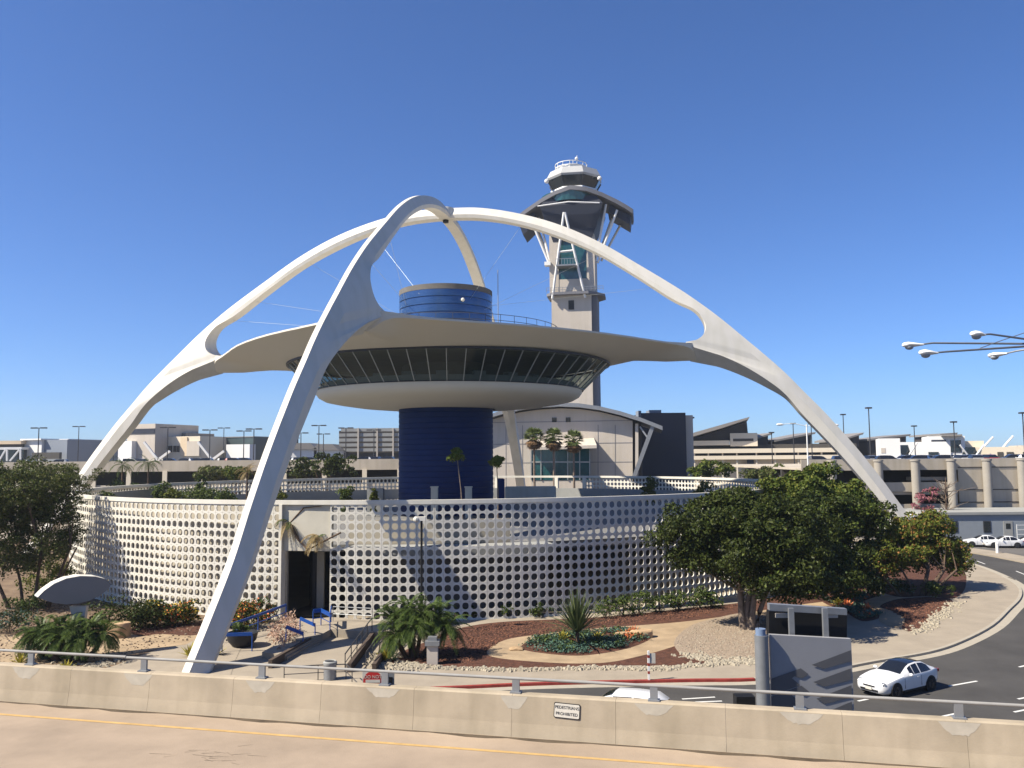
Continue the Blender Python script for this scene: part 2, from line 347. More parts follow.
# ================================================================== SCREEN WALL
NCOL = int(round(2 * math.pi * RW / 0.6226)); DA = 2 * math.pi / NCOL; CELL = 0.6226; Z1 = 7.93; NROW = 13
GAP0, GAP1 = wall_angle(282.5), wall_angle(331.5)
FG1, FG0 = wall_angle(496, True), wall_angle(588, True)
def norm_a(a): return (a + math.pi) % (2 * math.pi) - math.pi
tpl_v = []; tpl_f = []
K = 12; hw = CELL / 2
def sq(a, w, h):
    c, s_ = math.cos(a), math.sin(a); k = min(w / max(abs(c), 1e-9), h / max(abs(s_), 1e-9)); return c * k, s_ * k
def hole(a):
    c, s_ = math.cos(a), math.sin(a); p = 2.5; r = 0.233 / (abs(c) ** p + abs(s_) ** p) ** (1 / p); return c * r, s_ * r * 1.04
for r in range(NROW):
    z = Z1 - r * CELL; k = len(tpl_v)
    for layer, (dep, w_) in enumerate(((0, hw - .008), (-.1, hw))):
        for q in range(K): x, y = sq(2 * math.pi * (q + .5) / K, w_, hw); tpl_v.append((x, z + y, dep))
        for q in range(K): x, y = hole(2 * math.pi * (q + .5) / K); tpl_v.append((x, z + y, dep))
    for q in range(K):
        n_ = (q + 1) % K
        tpl_f += [(k + q, k + n_, k + K + n_, k + K + q), (k + 2 * K + n_, k + 2 * K + q, k + 3 * K + q, k + 3 * K + n_), (k + K + q, k + K + n_, k + 3 * K + n_, k + 3 * K + q)]
    for a, c in ((11, 0), (0, 1), (5, 6), (6, 7), (10, 11), (4, 5)):     # column flanks (dark joints)
        tpl_f.append((k + a, k + c, k + 2 * K + c, k + 2 * K + a))
TV = np.array(tpl_v); TF = np.array(tpl_f)
def lattice(angles):
    Vs, Fs = [], []
    for i, a in enumerate(angles):
        t = np.array((math.cos(a), math.sin(a), 0)); n = np.array((math.sin(a), -math.cos(a), 0))
        P = np.array((CX, CY, 0)) + n * (RW + TV[:, 2:3]) + t * TV[:, 0:1]; P[:, 2] += TV[:, 1]
        Vs.append(P); Fs.append(TF + i * len(TV))
    return np.concatenate(Vs), np.concatenate(Fs)
wallT = thing('screen_wall', 'curved white perforated concrete block wall ringing the base of the arched building', 'wall', (CX, CY, 0))
cols = [norm_a(i * DA) for i in range(NCOL)]
front = [a for a in cols if not (GAP0 - DA * .1 < a < GAP1 + DA * .1)]
front = [a for a in front if not (min(abs(norm_a(FG0)), abs(norm_a(FG1))) < abs(a) and a * FG0 > 0 and min(FG0, FG1) < a < max(FG0, FG1))]
fastmesh('block_lattice', *lattice(front), M_block, wallT)
def ringseg(prof, a0, a1, n): b_ = MB(); b_.lathe(prof, n, (CX, CY), a0, a1, close=True); return b_
ringseg([(RW + .07, 8.242), (RW + .07, 8.54), (RW - .32, 8.54), (RW - .32, 8.242)], 0, 2 * math.pi, 256).build('wall_cap', M_block, wallT, 30)
ringseg([(RW + .03, 0), (RW + .03, .146), (RW - .25, .146), (RW - .25, 0)], GAP1, GAP0 + 2 * math.pi, 220).build('wall_plinth', M_block, wallT, 30)
# inner parapet band on the far side and the inner beige wall behind the left half
ringseg([(RW - .7, 5.1), (RW - .7, 6.62), (RW - .95, 6.62), (RW - .95, 5.1)], R_(105), R_(262), 120).build('inner_parapet', M_greyw, wallT, 30)
ringseg([(RW - 1.5, .1), (RW - 1.5, 8.0), (RW - 1.7, 8.0), (RW - 1.7, .1)], R_(-105), GAP0 - .01, 60).build('inner_screen', M_beige, wallT, 30)
# entrance in the wall: piers, set-back cream panel and dark doorway
ent = local(thing('entrance_bay', 'cream panel and dark open doorway in a gap of the perforated wall', 'entrance', (0, 0, 0)))
am = (GAP0 + GAP1) / 2
def polar(a, r, z): return Vector((CX + r * math.sin(a), CY - r * math.cos(a), z))
for a in (GAP0 - .0035,):
    b = MB(); b.lathe([(RW + .12, 0.02), (RW + .12, 8.238), (RW - .5, 8.238), (RW - .5, 0.02)], 1, (CX, CY), a - .003, a + .003, close=True)
    for q in (-.003, .003):
        b.add([polar(a + q, RW + .12, .02), polar(a + q, RW - .5, .02), polar(a + q, RW - .5, 8.238), polar(a + q, RW + .12, 8.238)], [(0, 1, 2, 3)])
    b.build('pier', M_block, ent)
b = MB(); b.lathe([(RW - .14, 4.95), (RW - .14, 8.235), (RW - .4, 8.235), (RW - .4, 4.95)], 6, (CX, CY), GAP0, GAP1, close=True); b.build('cream_panel', M_stain, ent)
b = MB(); b.lathe([(RW - .6, 0.3), (RW - 5, .3), (RW - 5, 4.9), (RW - .6, 4.9)], 6, (CX, CY), GAP0 - .01, GAP1 + .01, close=False); b.build('dark_lobby', M_black, ent)
b = MB()
for a in (GAP0 + .022, GAP0 + .03, GAP1 - .03): b.obox(polar(a, RW - 3.6, 2.6), (.25, .25, 4.5), a)
b.build('lobby_post', M_dkmetal, ent)
b = MB(); p = polar(GAP0 + .0385, RW - 3.4, 2.6); b.obox(p, (.55, .2, 4.4), am); b.build('lobby_wall', M_beige, ent)
# ================================================================== THE ARCHED BUILDING
theme = thing('arched_building', 'white futuristic building, saucer on a blue drum under four tall parabolic legs', 'building', (CX, CY, 0))
# roof deck behind the screen
b = MB(); b.lathe([(0.1, 5.1), (RW - 3.2, 5.1), (RW - 3.2, 4.55), (0.1, 4.55)], 120, (CX, CY)); b.build('roof_deck', mat('grey_roof_membrane', (0.2, 0.195, 0.185), 0.9, 0.15, 0.4), theme)
aR = wall_angle(560)
b = MB(); b.lathe([(RW - 3.21, 4.4), (RW - 1.2, 4.4), (RW - 1.2, 5.11), (RW - 3.21, 5.11)], 60, (CX, CY), GAP1 + .02, aR, close=True); b.build('terrace_slab', M_greyw, theme)
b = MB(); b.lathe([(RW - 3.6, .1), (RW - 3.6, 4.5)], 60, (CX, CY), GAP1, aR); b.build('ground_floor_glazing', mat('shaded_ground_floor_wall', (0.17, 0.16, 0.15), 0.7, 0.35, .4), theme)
b = MB(); b.lathe([(RW - 3.4, 5.12), (RW - 3.4, 6.9), (RW - 3.6, 6.9), (RW - 3.6, 5.12)], 50, (CX, CY), GAP1, wall_angle(520), close=True); b.build('terrace_parapet', M_beige, theme)
# blue drum
def bands(z0, z1, n, r, g=.055, d=.08):
    out = []; h = (z1 - z0) / n
    for i in range(n):
        a, c = z0 + i * h, z0 + (i + 1) * h
        out += [(r - d, a), (r - d, a + g), (r, a + g + .02), (r + .02, a + h * .5), (r, c - .02), (r - d, c)]
    return out
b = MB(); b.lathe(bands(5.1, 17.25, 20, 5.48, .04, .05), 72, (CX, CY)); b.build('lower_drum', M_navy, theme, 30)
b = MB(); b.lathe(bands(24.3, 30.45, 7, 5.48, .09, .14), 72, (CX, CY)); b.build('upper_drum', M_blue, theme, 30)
b = MB(); b.lathe([(5.3, 30.4), (5.5, 30.45), (5.5, 31.05), (0.05, 31.1)], 72, (CX, CY)); b.build('drum_coping', mat('weathered_coping', (0.15, 0.14, 0.13), 0.9, 0.15, 1), theme, 30)
SX = CX + .5
# saucer roof
NA = 288; UA = math.atan2(U.x, -U.y)
arm_ang = [UA, UA + math.pi / 2, UA + math.pi, UA - math.pi / 2]
def rim(dl):
    dl = abs(dl)
    return float(np.interp(dl, [0, .062, .09, .13, .18, .26, .36, .5, .65, .8], [29, 28.5, 27.7, 26.9, 26.2, 25.3, 24.45, 23.75, 23.35, 23.2]))
rs = [0, .12, .25, .4, .55, .7, .8, .9, .96, 1.0]
vs = []
for i in range(NA):
    a = 2 * math.pi * i / NA; dl = min((abs(norm_a(a - q)) for q in arm_ang)); Rm = rim(dl)
    for t in rs:                                     # underside
        r = 17.6 + (Rm - 17.6) * t; v = r * math.sin(dl)
        z = 22.05 + 1.5 * t ** 1.15 * (1 - .95 * math.exp(-(v / 1.5) ** 2) * max(0, min(1, (r - 19) / 6)))
        vs.append((CX + r * math.sin(a), CY - r * math.cos(a), z))
    e = vs[-1]; vs.append((e[0], e[1], max(e[2] + .16, 23.72 + .3 * max(0, 1 - dl / .2))))       # rim
    for r_, zz in ((.75, 24.0), (.5, 24.35), (.25, 24.75)):
        r = 13.2 + (Rm - 13.2) * r_; vs.append((CX + r * math.sin(a), CY - r * math.cos(a), zz))
    vs.append((CX + 13.2 * math.sin(a), CY - 13.2 * math.cos(a), 25.1)); vs.append((CX + 5 * math.sin(a), CY - 5 * math.cos(a), 25.3))
P = len(vs) // NA
b = MB(); b.add(vs, [(i * P + q, ((i + 1) % NA) * P + q, ((i + 1) % NA) * P + q + 1, i * P + q + 1) for i in range(NA) for q in range(P - 1)])
b.build('saucer_roof', M_shell, theme, 28)
b = MB(); b.lathe([(5.3, 17.1), (8, 17.2), (11, 17.45), (13.2, 17.78), (14.4, 18.02), (15.1, 18.4), (15.4, 18.8), (15.45, 19.1), (14.2, 19.12), (5.3, 19.12)], 120, (SX, CY)); b.build('saucer_bowl', M_shell, theme, 28)
b = MB(); b.lathe([(15.47, 19.1), (15.62, 19.1), (15.62, 19.2), (15.47, 19.2)], 120, (SX, CY), close=True); b.lathe([(18.35, 21.98), (18.7, 21.98), (18.7, 22.2), (18.35, 22.2)], 120, (SX, CY), close=True); b.build('window_rail', M_dkmetal, theme, 30)
b = MB(); b.lathe([(5.6, 19.2), (5.6, 22.2), (17.4, 22.19)], 60, (SX, CY)); b.build('dining_room', M_beige, theme, 30)
b = MB(); b.lathe([(14.3, 19.15), (14.3, 19.85), (14.9, 19.85), (14.9, 19.15)], 80, (SX, CY), close=True)
for i in range(18): b.obox((SX + 11 * math.sin(i * .35), CY - 11 * math.cos(i * .35), 19.9), (1.3, .9, 1.4), i * .35)
b.build('banquette', M_block, theme)
NW = 60
win0 = None
for i in range(NW):
    a = i * 2 * math.pi / NW; h = math.pi / NW
    if win0 is None:
        g = MB()
        def wp(q, r, z): return (r * math.sin(q), -r * math.cos(q), z)
        g.add([wp(-h, 15.5, 19.15), wp(h, 15.5, 19.15), wp(h, 18.5, 22.05), wp(-h, 18.5, 22.05)], [(0, 1, 2, 3)])
        win0 = g.build('window', M_glass); win0.parent = theme; win0.location = (SX - CX, 0, 0)
        f = MB(); f.bar(wp(-h, 15.52, 19.13), wp(-h, 18.55, 22.06), .09, .12); fo = f.build('mullion', M_mull); fo.parent = win0
    else:
        w_ = win0.copy(); COL.objects.link(w_); w_.rotation_euler = (0, 0, a); f2 = fo.copy(); COL.objects.link(f2); f2.parent = w_
# roof railing
b = MB(); RR, NZ = 13.25, 48
for i in range(NZ):
    a = 2 * math.pi * i / NZ; p = polar(a, RR, 25.05); b.bar(p, p + Vector((0, 0, 1.35)), .05, .05)
for z in (26.38, 25.75): b.lathe([(RR - .03, z), (RR + .03, z), (RR + .03, z + .05), (RR - .03, z + .05)], 96, (CX, CY), close=True)
b.build('roof_railing', M_dkmetal, theme)
# legs
SEC = [  # ridge (s,z), inner (s,z), half width at shoulder, at inner edge, keel (s,z)
 ((0, 41.2), (0, 39.9), .74, .66, None), ((4.3, 41.0), (4.35, 39.62), .75, .66, None), ((9.1, 40.0), (8.95, 38.66), .76, .66, None),
 ((13.8, 38.4), (13.45, 37.03), .76, .68, None), ((18.4, 36.1), (17.9, 34.86), .77, .72, None), ((22.9, 33.2), (22.15, 32.1), .78, .8, None),
 ((27.2, 30.3), (26.3, 29.15), .8, .84, None), ((29.9, 28.25), (28.6, 27.9), .82, .95, None), ((31.7, 26.75), (29.6, 26.75), .84, 1.15, None),
 ((33.2, 25.4), (29.9, 25.75), .86, 1.38, None), ((34.5, 24.2), (29.6, 24.85), .86, 1.58, None), ((35.6, 23.2), (28.8, 24.25), .86, 1.75, None), ((36.5, 22.35), (27.7, 24.05), .86, 1.8, None), 
 ((37.3, 21.6), (28.5, 23.45), .85, 1.78, (28.2, 22.06)), ((38.1, 20.8), (31.35, 22.5), .84, 1.6, (31.1, 21.4)), ((39.0, 19.85), (34.0, 21.2), .83, 1.35, (33.9, 20.25)),
 ((40.1, 18.6), (36.5, 19.55), .82, 1.1, (36.4, 18.9)), ((41.2, 17.4), (38.3, 18.0), .81, .9, (38.35, 17.6)), ((42.7, 15.7), (40.1, 15.7), .8, .78, (40.05, 15.55)),
 ((45.6, 12.1), (43.35, 11.95), .78, .72, None), ((48.0, 8.75), (46.0, 8.6), .77, .7, None), ((50.1, 5.6), (48.35, 5.45), .76, .7, None), ((52.6, 2.6), (50.9, 2.5), .75, .68, None), ((55.0, -.1), (53.3, -.15), .75, .68, None)]
def leg_mesh(dv):
    dv = Vector((dv[0], dv[1])).normalized(); lv = Vector((-dv.y, dv.x)); dense = []
    arr = [np.array([*r, *i, w, e, *(k or i)]) for r, i, w, e, k in SEC]
    for i in range(len(arr) - 1):
        n = 8 if i < 11 else (1 if i in (12,) else 6)
        a, b_, c, d = arr[max(i - 1, 0)], arr[i], arr[i + 1], arr[min(i + 2, len(arr) - 1)]
        if i in (11, 12, 13): a, d = b_, c
        for q in range(n):
            t = q / n
            dense.append(.5 * (2 * b_ + (c - a) * t + (2 * a - 5 * b_ + 4 * c - d) * t * t + (3 * b_ - a - 3 * c + d) * t ** 3) if i not in (11, 12, 13) else b_ + (c - b_) * t)
    dense.append(arr[-1]); rings = []
    for qi, (rs_, rz, is_, iz, w, e, ks, kz) in enumerate(dense):
        t0_, t1_ = dense[max(qi - 2, 0)], dense[min(qi + 2, len(dense) - 1)]; ts, tz = t1_[0] - t0_[0], t1_[1] - t0_[1]; tl = math.hypot(ts, tz)
        L = math.hypot(is_ - rs_, iz - rz); drop = min(.95, .72 * L); fl = .22
        ss, sz = rs_ + tz / tl * drop, rz - ts / tl * drop
        def P3(s_, v, z): return Vector((CX + dv.x * s_ + lv.x * v, CY + dv.y * s_ + lv.y * v, z))
        rings.append([P3(rs_, fl, rz), P3(ss, w, sz), P3(is_, e, iz), P3(ks, 0, kz), P3(is_, -e, iz), P3(ss, -w, sz), P3(rs_, -fl, rz)])
    b = MB(); b.loft(rings); return b
farU = Matrix.Rotation(R_(-1.6), 2) @ Vector((-U.x, -U.y))
for dv in ((NEAR.x, NEAR.y), (W.x, W.y), (-W.x, -W.y), (farU.x, farU.y)):
    leg_mesh(dv).build('arch_leg', M_white, theme, 21)
b = MB(); b.lathe([(.02, 41.24), (1.0, 41.2), (1.15, 40.6), (1.0, 39.85), (.02, 39.8)], 24, (CX, CY)); b.build('crown', M_white, theme, 40)
b = MB(); b.lathe([(.02, 39.85), (.35, 39.8), (.35, 39.5), (.02, 39.4)], 12, (CX, CY)); b.build('crown_lamp', M_black, theme, 40)
# stay cables
def on_leg(dv, s_, z): return Vector((CX + dv[0] * s_, CY + dv[1] * s_, z))
for (dv, s_, z), tgt in [((-W, 24.2, 30.9), polar(-1.3, 5.5, 27.2)), ((-W, 17, 35.3), polar(-1.4, 5.5, 28.2)), ((-W, 27, 28.6), polar(-1.2, 5.5, 26)), ((W, 24.5, 30.6), polar(1.2, 5.5, 29.0)), ((W, 18, 34.7), polar(1.0, 5.5, 28.4)),
                         ((W, 9, 38.5), polar(.6, 5.5, 29.4)), ((-W, 9, 38.5), polar(-.5, 5.5, 30)), ((U, 22, 32.2), polar(-.9, 5.5, 29)), ((U, 27.5, 28.5), polar(-1.0, 5.5, 29.6)), ((-U, 22, 32.2), polar(2.2, 5.5, 29))]:
    b = MB(); b.tube([on_leg(dv, s_, z), tgt], .014, 5); b.build('stay_cable', M_mull, theme)
b = MB(); b.tube([polar(.9, 8, 25.2), polar(.9, 8, 32.6)], .05, 6); b.build('mast', M_steel, theme)
b = MB(); p = polar(.42, 5.7, 29.2); b.ball(p, .22); b.bar(p, polar(.42, 5.4, 29.2), .1, .1); b.build('flood_lamp', M_block, theme)
# far opening in the screen: white frame
fr = thing('terrace_frame', 'white post and beam frame in the far side opening of the block wall', 'frame', polar(FG0, RW, 5.1))
aa, bb = min(FG0, FG1), max(FG0, FG1)
for q in (0.02, .33, .98):
    b = MB(); p = polar(aa + (bb - aa) * q, RW - .3, 6.7); b.obox(p, (.55, .4, 3.05), aa); b.build('post', M_block, fr)
# ================================================================== BACKGROUND BUILDINGS
M_tan = mat('tan_terminal_plaster', (0.78, 0.62, 0.43), 0.85, 0.06, 0.05)
M_tan2 = mat('cream_terminal_plaster', (0.82, 0.72, 0.56), 0.85, 0.06, 0.05)
M_bwhite = mat('white_building_paint', (0.9, 0.89, 0.86), 0.8, 0.05, 0.05)
M_bgrey = mat('shade_tone_and_plant_grey', (0.26, 0.29, 0.34), 0.7, 0.06, 0.05)  # on the hangars this grey is the shade of their white sides
M_park = mat('parking_deck_concrete', (0.56, 0.49, 0.395), 0.9, 0.12, 0.12, streak=0.12)
M_parkcol = mat('parking_column_concrete', (0.40, 0.365, 0.315), 0.9, 0.1, 0.3)
M_navybox = mat('dark_navy_panel', (0.028, 0.034, 0.055), 0.6, 0.1, 0.05)
M_teal = mat('teal_glass_facade', (0.07, 0.10, 0.10), 0.3, 0.2, 0.1, spec=0.6)
M_roofgr = mat('brown_grey_metal_roof', (0.27, 0.25, 0.23), 0.6, 0.08, 0.05)
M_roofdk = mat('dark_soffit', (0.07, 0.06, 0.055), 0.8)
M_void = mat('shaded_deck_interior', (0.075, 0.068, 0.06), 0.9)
def px_box(b, x0, x1, yt, yb, d, depth, m=0):        # a block whose near face spans these sight lines at distance d
    p, q = D(x0, yt, d), D(x1, yb, d); b.box(p.x, q.x, d, d + depth, min(q.z, p.z), p.z, m); return b
def xspan(x0, x1, d): return D(x0, 450, d).x, D(x1, 450, d).x
def zat(px, py, d): return D(px, py, d).z
# --- control tower
TD = 214.0
def T(px, py, dd=0): return D(px, py, TD + dd)
tower = thing('control_tower', 'tall airport control tower with flared dark glass body, curved canopy and white struts', 'tower', (T(574, 450).x, TD, 0))
tx = T(573, 300).x
x0, x1 = T(553.5, 300).x, T(592.5, 300).x; zb = T(573, 297).z
b = MB(); b.box(x0, x1, TD - 5, TD + 5, 0, zb); b.build('shaft', M_conc, tower)
b = MB(); b.box(x1 + .003, T(598, 300).x, TD - 4, TD + 4.5, 0, zb - .5); b.build('shade_toned_side', M_concdk, tower)  # the shaft's right face, its shade put into a darker grey
b = MB(); p = T(573, 308); b.box(p.x - .7, p.x + .7, TD - 5.06, TD - 4.9, T(573, 313).z, T(573, 304).z); b.build('window', M_black, tower)
# ring balcony
b = MB(); z0, z1 = T(573, 299).z, T(573, 296.5).z
b.prism([(tx - 6.2, TD - 4.6), (tx - 4.2, TD - 6.8), (tx + 4.4, TD - 6.8), (tx + 6.5, TD - 4.6), (tx + 8.2, TD - 2), (tx + 8.2, TD + 3), (tx + 6, TD + 6), (tx - 5, TD + 6), (tx - 6.2, TD + 3)], z0, z1)
b.build('balcony', M_concdk, tower)
b = MB(); zr = T(573, 292).z
for xx in np.linspace(tx - 6, tx + 8, 15): b.bar((xx, TD - 6.4, z1), (xx, TD - 6.4, zr), .1, .1)
for z in (zr, (zr + z1) / 2): b.bar((tx - 6, TD - 6.4, z), (tx + 8, TD - 6.4, z), .1, .1)
b.build('balcony_rail', M_steel, tower)
# upper shaft
zu = T(573, 240).z
b = MB(); b.box(x0 - .4, x0 + 1.9, TD - 5, TD + 5, z1, zu); b.box(T(588, 270).x, x1 + 1, TD - 5, TD + 5, z1, zu); b.box(x0, x1, TD - 3.5, TD + 5, z1, zu)
b.box(x0 + 1.9, T(588, 270).x, TD - 4.9, TD - 3.6, z1, T(573, 283).z); b.build('upper_shaft', M_conc, tower)
b = MB(); b.box(x0 + 1.95, T(588, 270).x - .05, TD - 4.7, TD - 3.6, T(573, 282.9).z, zu); b.build('green_window', M_glassgr, tower)
# flared dark body
def ringz(hx0, hx1, hy, z): return [(hx0, TD - hy, z), (hx1, TD - hy, z), (hx1, TD + hy, z), (hx0, TD + hy, z)]
b = MB(); b.loft([ringz(T(555, 250).x, T(592, 250).x, 5.1, T(573, 246).z), ringz(T(551, 235).x, T(597, 235).x, 5.6, T(573, 234).z), ringz(T(546, 225).x, T(601, 225).x, 6.6, T(573, 222).z), ringz(T(543, 213).x, T(604, 213).x, 7.0, T(573, 212.5).z), ringz(T(549, 203).x, T(597, 203).x, 6.6, T(573, 204).z)])
b.build('flared_body', M_navybox, tower)
b = MB(); b.lathe([(7.6, T(573, 208).z), (7.9, T(573, 199).z)], 12, (tx, TD), R_(-75), R_(75)); b.build('control_glazing', M_glassgr, tower)
b = MB()
for z in (T(573, 213).z,): b.tube([(T(541, 213).x, TD - 7.4, z), (tx, TD - 8.4, z + .4), (T(601, 213).x, TD - 7.4, z)], .18, 6)
b.build('ring_pipe', M_bwhite, tower)
# curved canopy: barrel arc plate, near and far
def arc_pts(dd, r0=0):
    return [(520, 219), (527, 214.5), (534, 210.5), (545, 204.5), (558, 199), (573, 195.5), (588, 197), (603, 202), (617, 208.5), (627, 214), (633, 218)]
b = MB(); rings = []
for (px, py) in arc_pts(0):
    p = T(px, py); k = .62 + .38 * (1 - abs(px - 576) / 58)
    rings.append([(p.x, TD - 8.5 * k, p.z), (p.x, TD + 9 * k, p.z), (p.x * .985 + tx * .015, TD + 9 * k, p.z - 1.0), (p.x * .985 + tx * .015, TD - 8.5 * k, p.z - 1.0)])
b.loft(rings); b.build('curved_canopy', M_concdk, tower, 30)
for pxs in ([(520, 219.5), (536, 210.5), (540, 219), (525, 233)], [(633, 218.5), (612, 207), (610, 213), (632, 227)]):
    b = MB(); b.slab([T(x, y, -4) for x, y in pxs], (0, 8, 0)); b.build('canopy_fin', M_navybox, tower)
# struts
def strut(a, c, r=.3): 
    b = MB(); b.tube([a, c], r, 8); b.build('strut', M_bwhite, tower)
fz = -8
strut(T(569, 212, fz), T(556, 298, fz + 2)); strut(T(570, 212, fz), T(589, 298, fz + 2)); strut(T(563.3, 251.5, fz + 1), T(578, 250.5, fz + 1), .28)
strut(T(533, 216, -5), T(552, 264, -4)); strut(T(540, 216, -2), T(553, 266, -3)); strut(T(548, 214, 2), T(556, 262, 0)); strut(T(530, 214, 3), T(551, 266, 2))
strut(T(609, 206, -5), T(598, 262, -4)); strut(T(620, 212, -5), T(600, 264, -4)); strut(T(614, 212, 1), T(598, 258, 0)); strut(T(623, 218, 3), T(600, 262, 2))
b = MB(); p, q = T(561, 264, fz), T(581, 264, fz); b.box(p.x, q.x, p.y, p.y + 3.5, p.z - .35, p.z)
for xx in np.linspace(p.x, q.x, 8): b.bar((xx, p.y, p.z), (xx, p.y, p.z + 1.4), .1, .1)
b.bar((p.x, p.y, p.z + 1.4), (q.x, p.y, p.z + 1.4), .12, .12); b.build('service_platform', M_steel, tower)
b = MB()
for z in (T(550, 268).z,): b.box(T(547, 268).x, T(553, 268).x, TD - 6, TD - 4, z - .4, z + .5)
b.build('bracket_box', M_bwhite, tower)
# cab
def octa(r, z, k=.38): 
    return [(tx + .8 + r * math.sin(a), TD - r * math.cos(a), z) for a in [R_(22.5 + 45 * i) for i in range(8)]]
s_ = (T(600, 178).x - tx) * .9
b = MB(); b.loft([octa(T(597, 196).x - tx, T(573, 197).z), octa(T(596, 194).x - tx, T(573, 193).z)]); b.build('cab_base', M_bwhite, tower)
b = MB(); b.loft([octa(T(593, 194).x - tx, T(573, 193).z), octa(T(599, 184).x - tx, T(573, 183).z)]); b.build('cab_glazing', M_glassdk, tower)
for i in range(8):
    a = R_(22.5 + 45 * i); r0, r1 = T(593.3, 194).x - tx, T(599.3, 184).x - tx; b = MB()
    b.bar((tx + .8 + r0 * math.sin(a), TD - r0 * math.cos(a), T(573, 193).z), (tx + .8 + r1 * math.sin(a), TD - r1 * math.cos(a), T(573, 183).z), .22, .22); b.build('cab_mullion', M_dkmetal, tower)
b = MB(); b.loft([octa(s_ + .2, T(573, 184).z), octa(s_ + .7, T(573, 181).z), octa(s_ - .3, T(573, 174).z), octa(s_ - 1.6, T(573, 172.5).z)]); b.build('cab_roof', mat('pale_grey_cab_panel', (0.5, 0.5, 0.49), 0.6, 0.05, .3), tower)
b = MB(); zt0, zt1 = T(573, 173).z, T(573, 166).z
b.lathe([(4.0, zt0), (4.0, zt0 + 1)], 10, (tx, TD))
for i in range(14):
    a = i * 2 * math.pi / 14; p = (tx + 4.1 * math.sin(a), TD - 4.1 * math.cos(a)); b.bar((*p, zt0), (*p, zt1), .12, .12)
for z in (zt1, (zt0 + zt1) / 2): b.lathe([(4.05, z), (4.2, z), (4.2, z + .15), (4.05, z + .15)], 16, (tx, TD), close=True)
b.build('roof_railing', M_bwhite, tower)
for px, yt in ((577, 156), (570, 163), (573, 160)):
    b = MB(); b.tube([T(px, 173), T(px, yt)], .09, 6); b.build('antenna', M_bwhite, tower)
b = MB(); b.ball(T(576.5, 159), .45); b.ball(T(602, 180, -4), .6); b.ball(T(549, 180, -4), .6); b.build('dome_sensor', M_bwhite, tower)
# --- base building with arched roof
BD = 198.0
def Bp(px, py, dd=0): return D(px, py, BD + dd)
base = thing('arched_roof_building', 'concrete building with shallow arched roof at the foot of the control tower', 'building', (Bp(575, 450).x, BD, 0))
arc = [(470, 421), (485, 415.5), (500, 411), (520, 406.5), (540, 404), (560, 403), (580, 404), (600, 407), (620, 412), (640, 418.5), (661, 427)]
b = MB(); rings = []
for px, py in arc: p = Bp(px, py); rings.append([(p.x, BD - 2.5, p.z), (p.x, BD + 26, p.z), (p.x, BD + 26, p.z - .9), (p.x, BD - 2.5, p.z - .9)])
b.loft(rings); b.build('arched_roof', M_steel, base, 30)
arcw = [(p, y) for p, y in arc if 480 <= p <= 630]
poly = [Bp(485, 500)] + [Bp(x, y + 5.2) for x, y in arcw] + [Bp(632, 421.5), Bp(632, 500)]
for p in (poly[0], poly[-1]): p.z = 0
b = MB(); b.slab(poly, (0, 24, 0)); b.build('front_wall', M_conc, base)
b = MB()
for yy in (421, 443, 462): 
    b.bar(Bp(486, yy + 1.2, -.02), Bp(632, yy - .2, -.02), .05, .12)
for xx in (505, 522, 598, 615): b.bar(Bp(xx, 425, -.02), Bp(xx, 492, -.02), .12, .05)
b.build('panel_joint', M_concdk, base)
for px in (554.3, 568.2):
    b = MB(); p, q = Bp(px - 2.4, 417.5, -.15), Bp(px + 2.4, 422, -.15); b.box(p.x, q.x, BD - .12, BD + .3, q.z, p.z); b.build('window', M_glassdk, base)
b = MB(); p, q = Bp(532, 447, -5.5), Bp(594, 447, -5.5); zt = Bp(560, 442, -5.5).z
b.slab([(p.x, BD - 6.2, p.z), (q.x + 1.5, BD - 6.2, p.z + .3), (q.x + .5, BD - .02, Bp(595, 438).z), (p.x, BD - .02, Bp(532, 441).z)], (0, 0, -.7)); b.build('entrance_canopy', M_conc, base)
b = MB(); p, q = Bp(533, 448, -3), Bp(592, 480, -3); b.box(p.x, q.x, BD - 3.2, BD - .05, q.z, p.z); b.build('green_glass_lobby', M_glassgr, base)
b = MB()
for px in (533, 543, 557, 570, 582, 592): a, c = Bp(px, 448, -3.3), Bp(px, 480, -3.3); b.bar(a, c, .22, .2)
a, c = Bp(532, 462, -3.35), Bp(592, 462, -3.35); b.bar(a, c, .2, .3); b.build('lobby_mullion', M_mull, base)
b = MB(); p, q = Bp(533, 480, -3), Bp(594, 500, -3); b.box(p.x, q.x, BD - 3.1, BD - .05, 0, p.z - .003); b.build('lobby_base', M_conc, base)
# right-hand slot, column and raking strut
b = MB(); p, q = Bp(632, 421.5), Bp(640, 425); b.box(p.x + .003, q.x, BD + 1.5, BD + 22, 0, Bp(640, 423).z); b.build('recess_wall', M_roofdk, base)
b = MB(); b.bar(Bp(636.5, 424, -.5), Bp(636.5, 476, -.5), .7, .7); b.build('column', M_conc, base)
b = MB(); b.bar(Bp(653, 426, -1.5), Bp(634, 478, -1.5), .9, .9); b.build('raking_strut', M_steel, base)
b = MB(); b.bar(Bp(640, 427, -1), Bp(649, 440, -1.4), .35, .35); b.build('brace', M_steel, base)
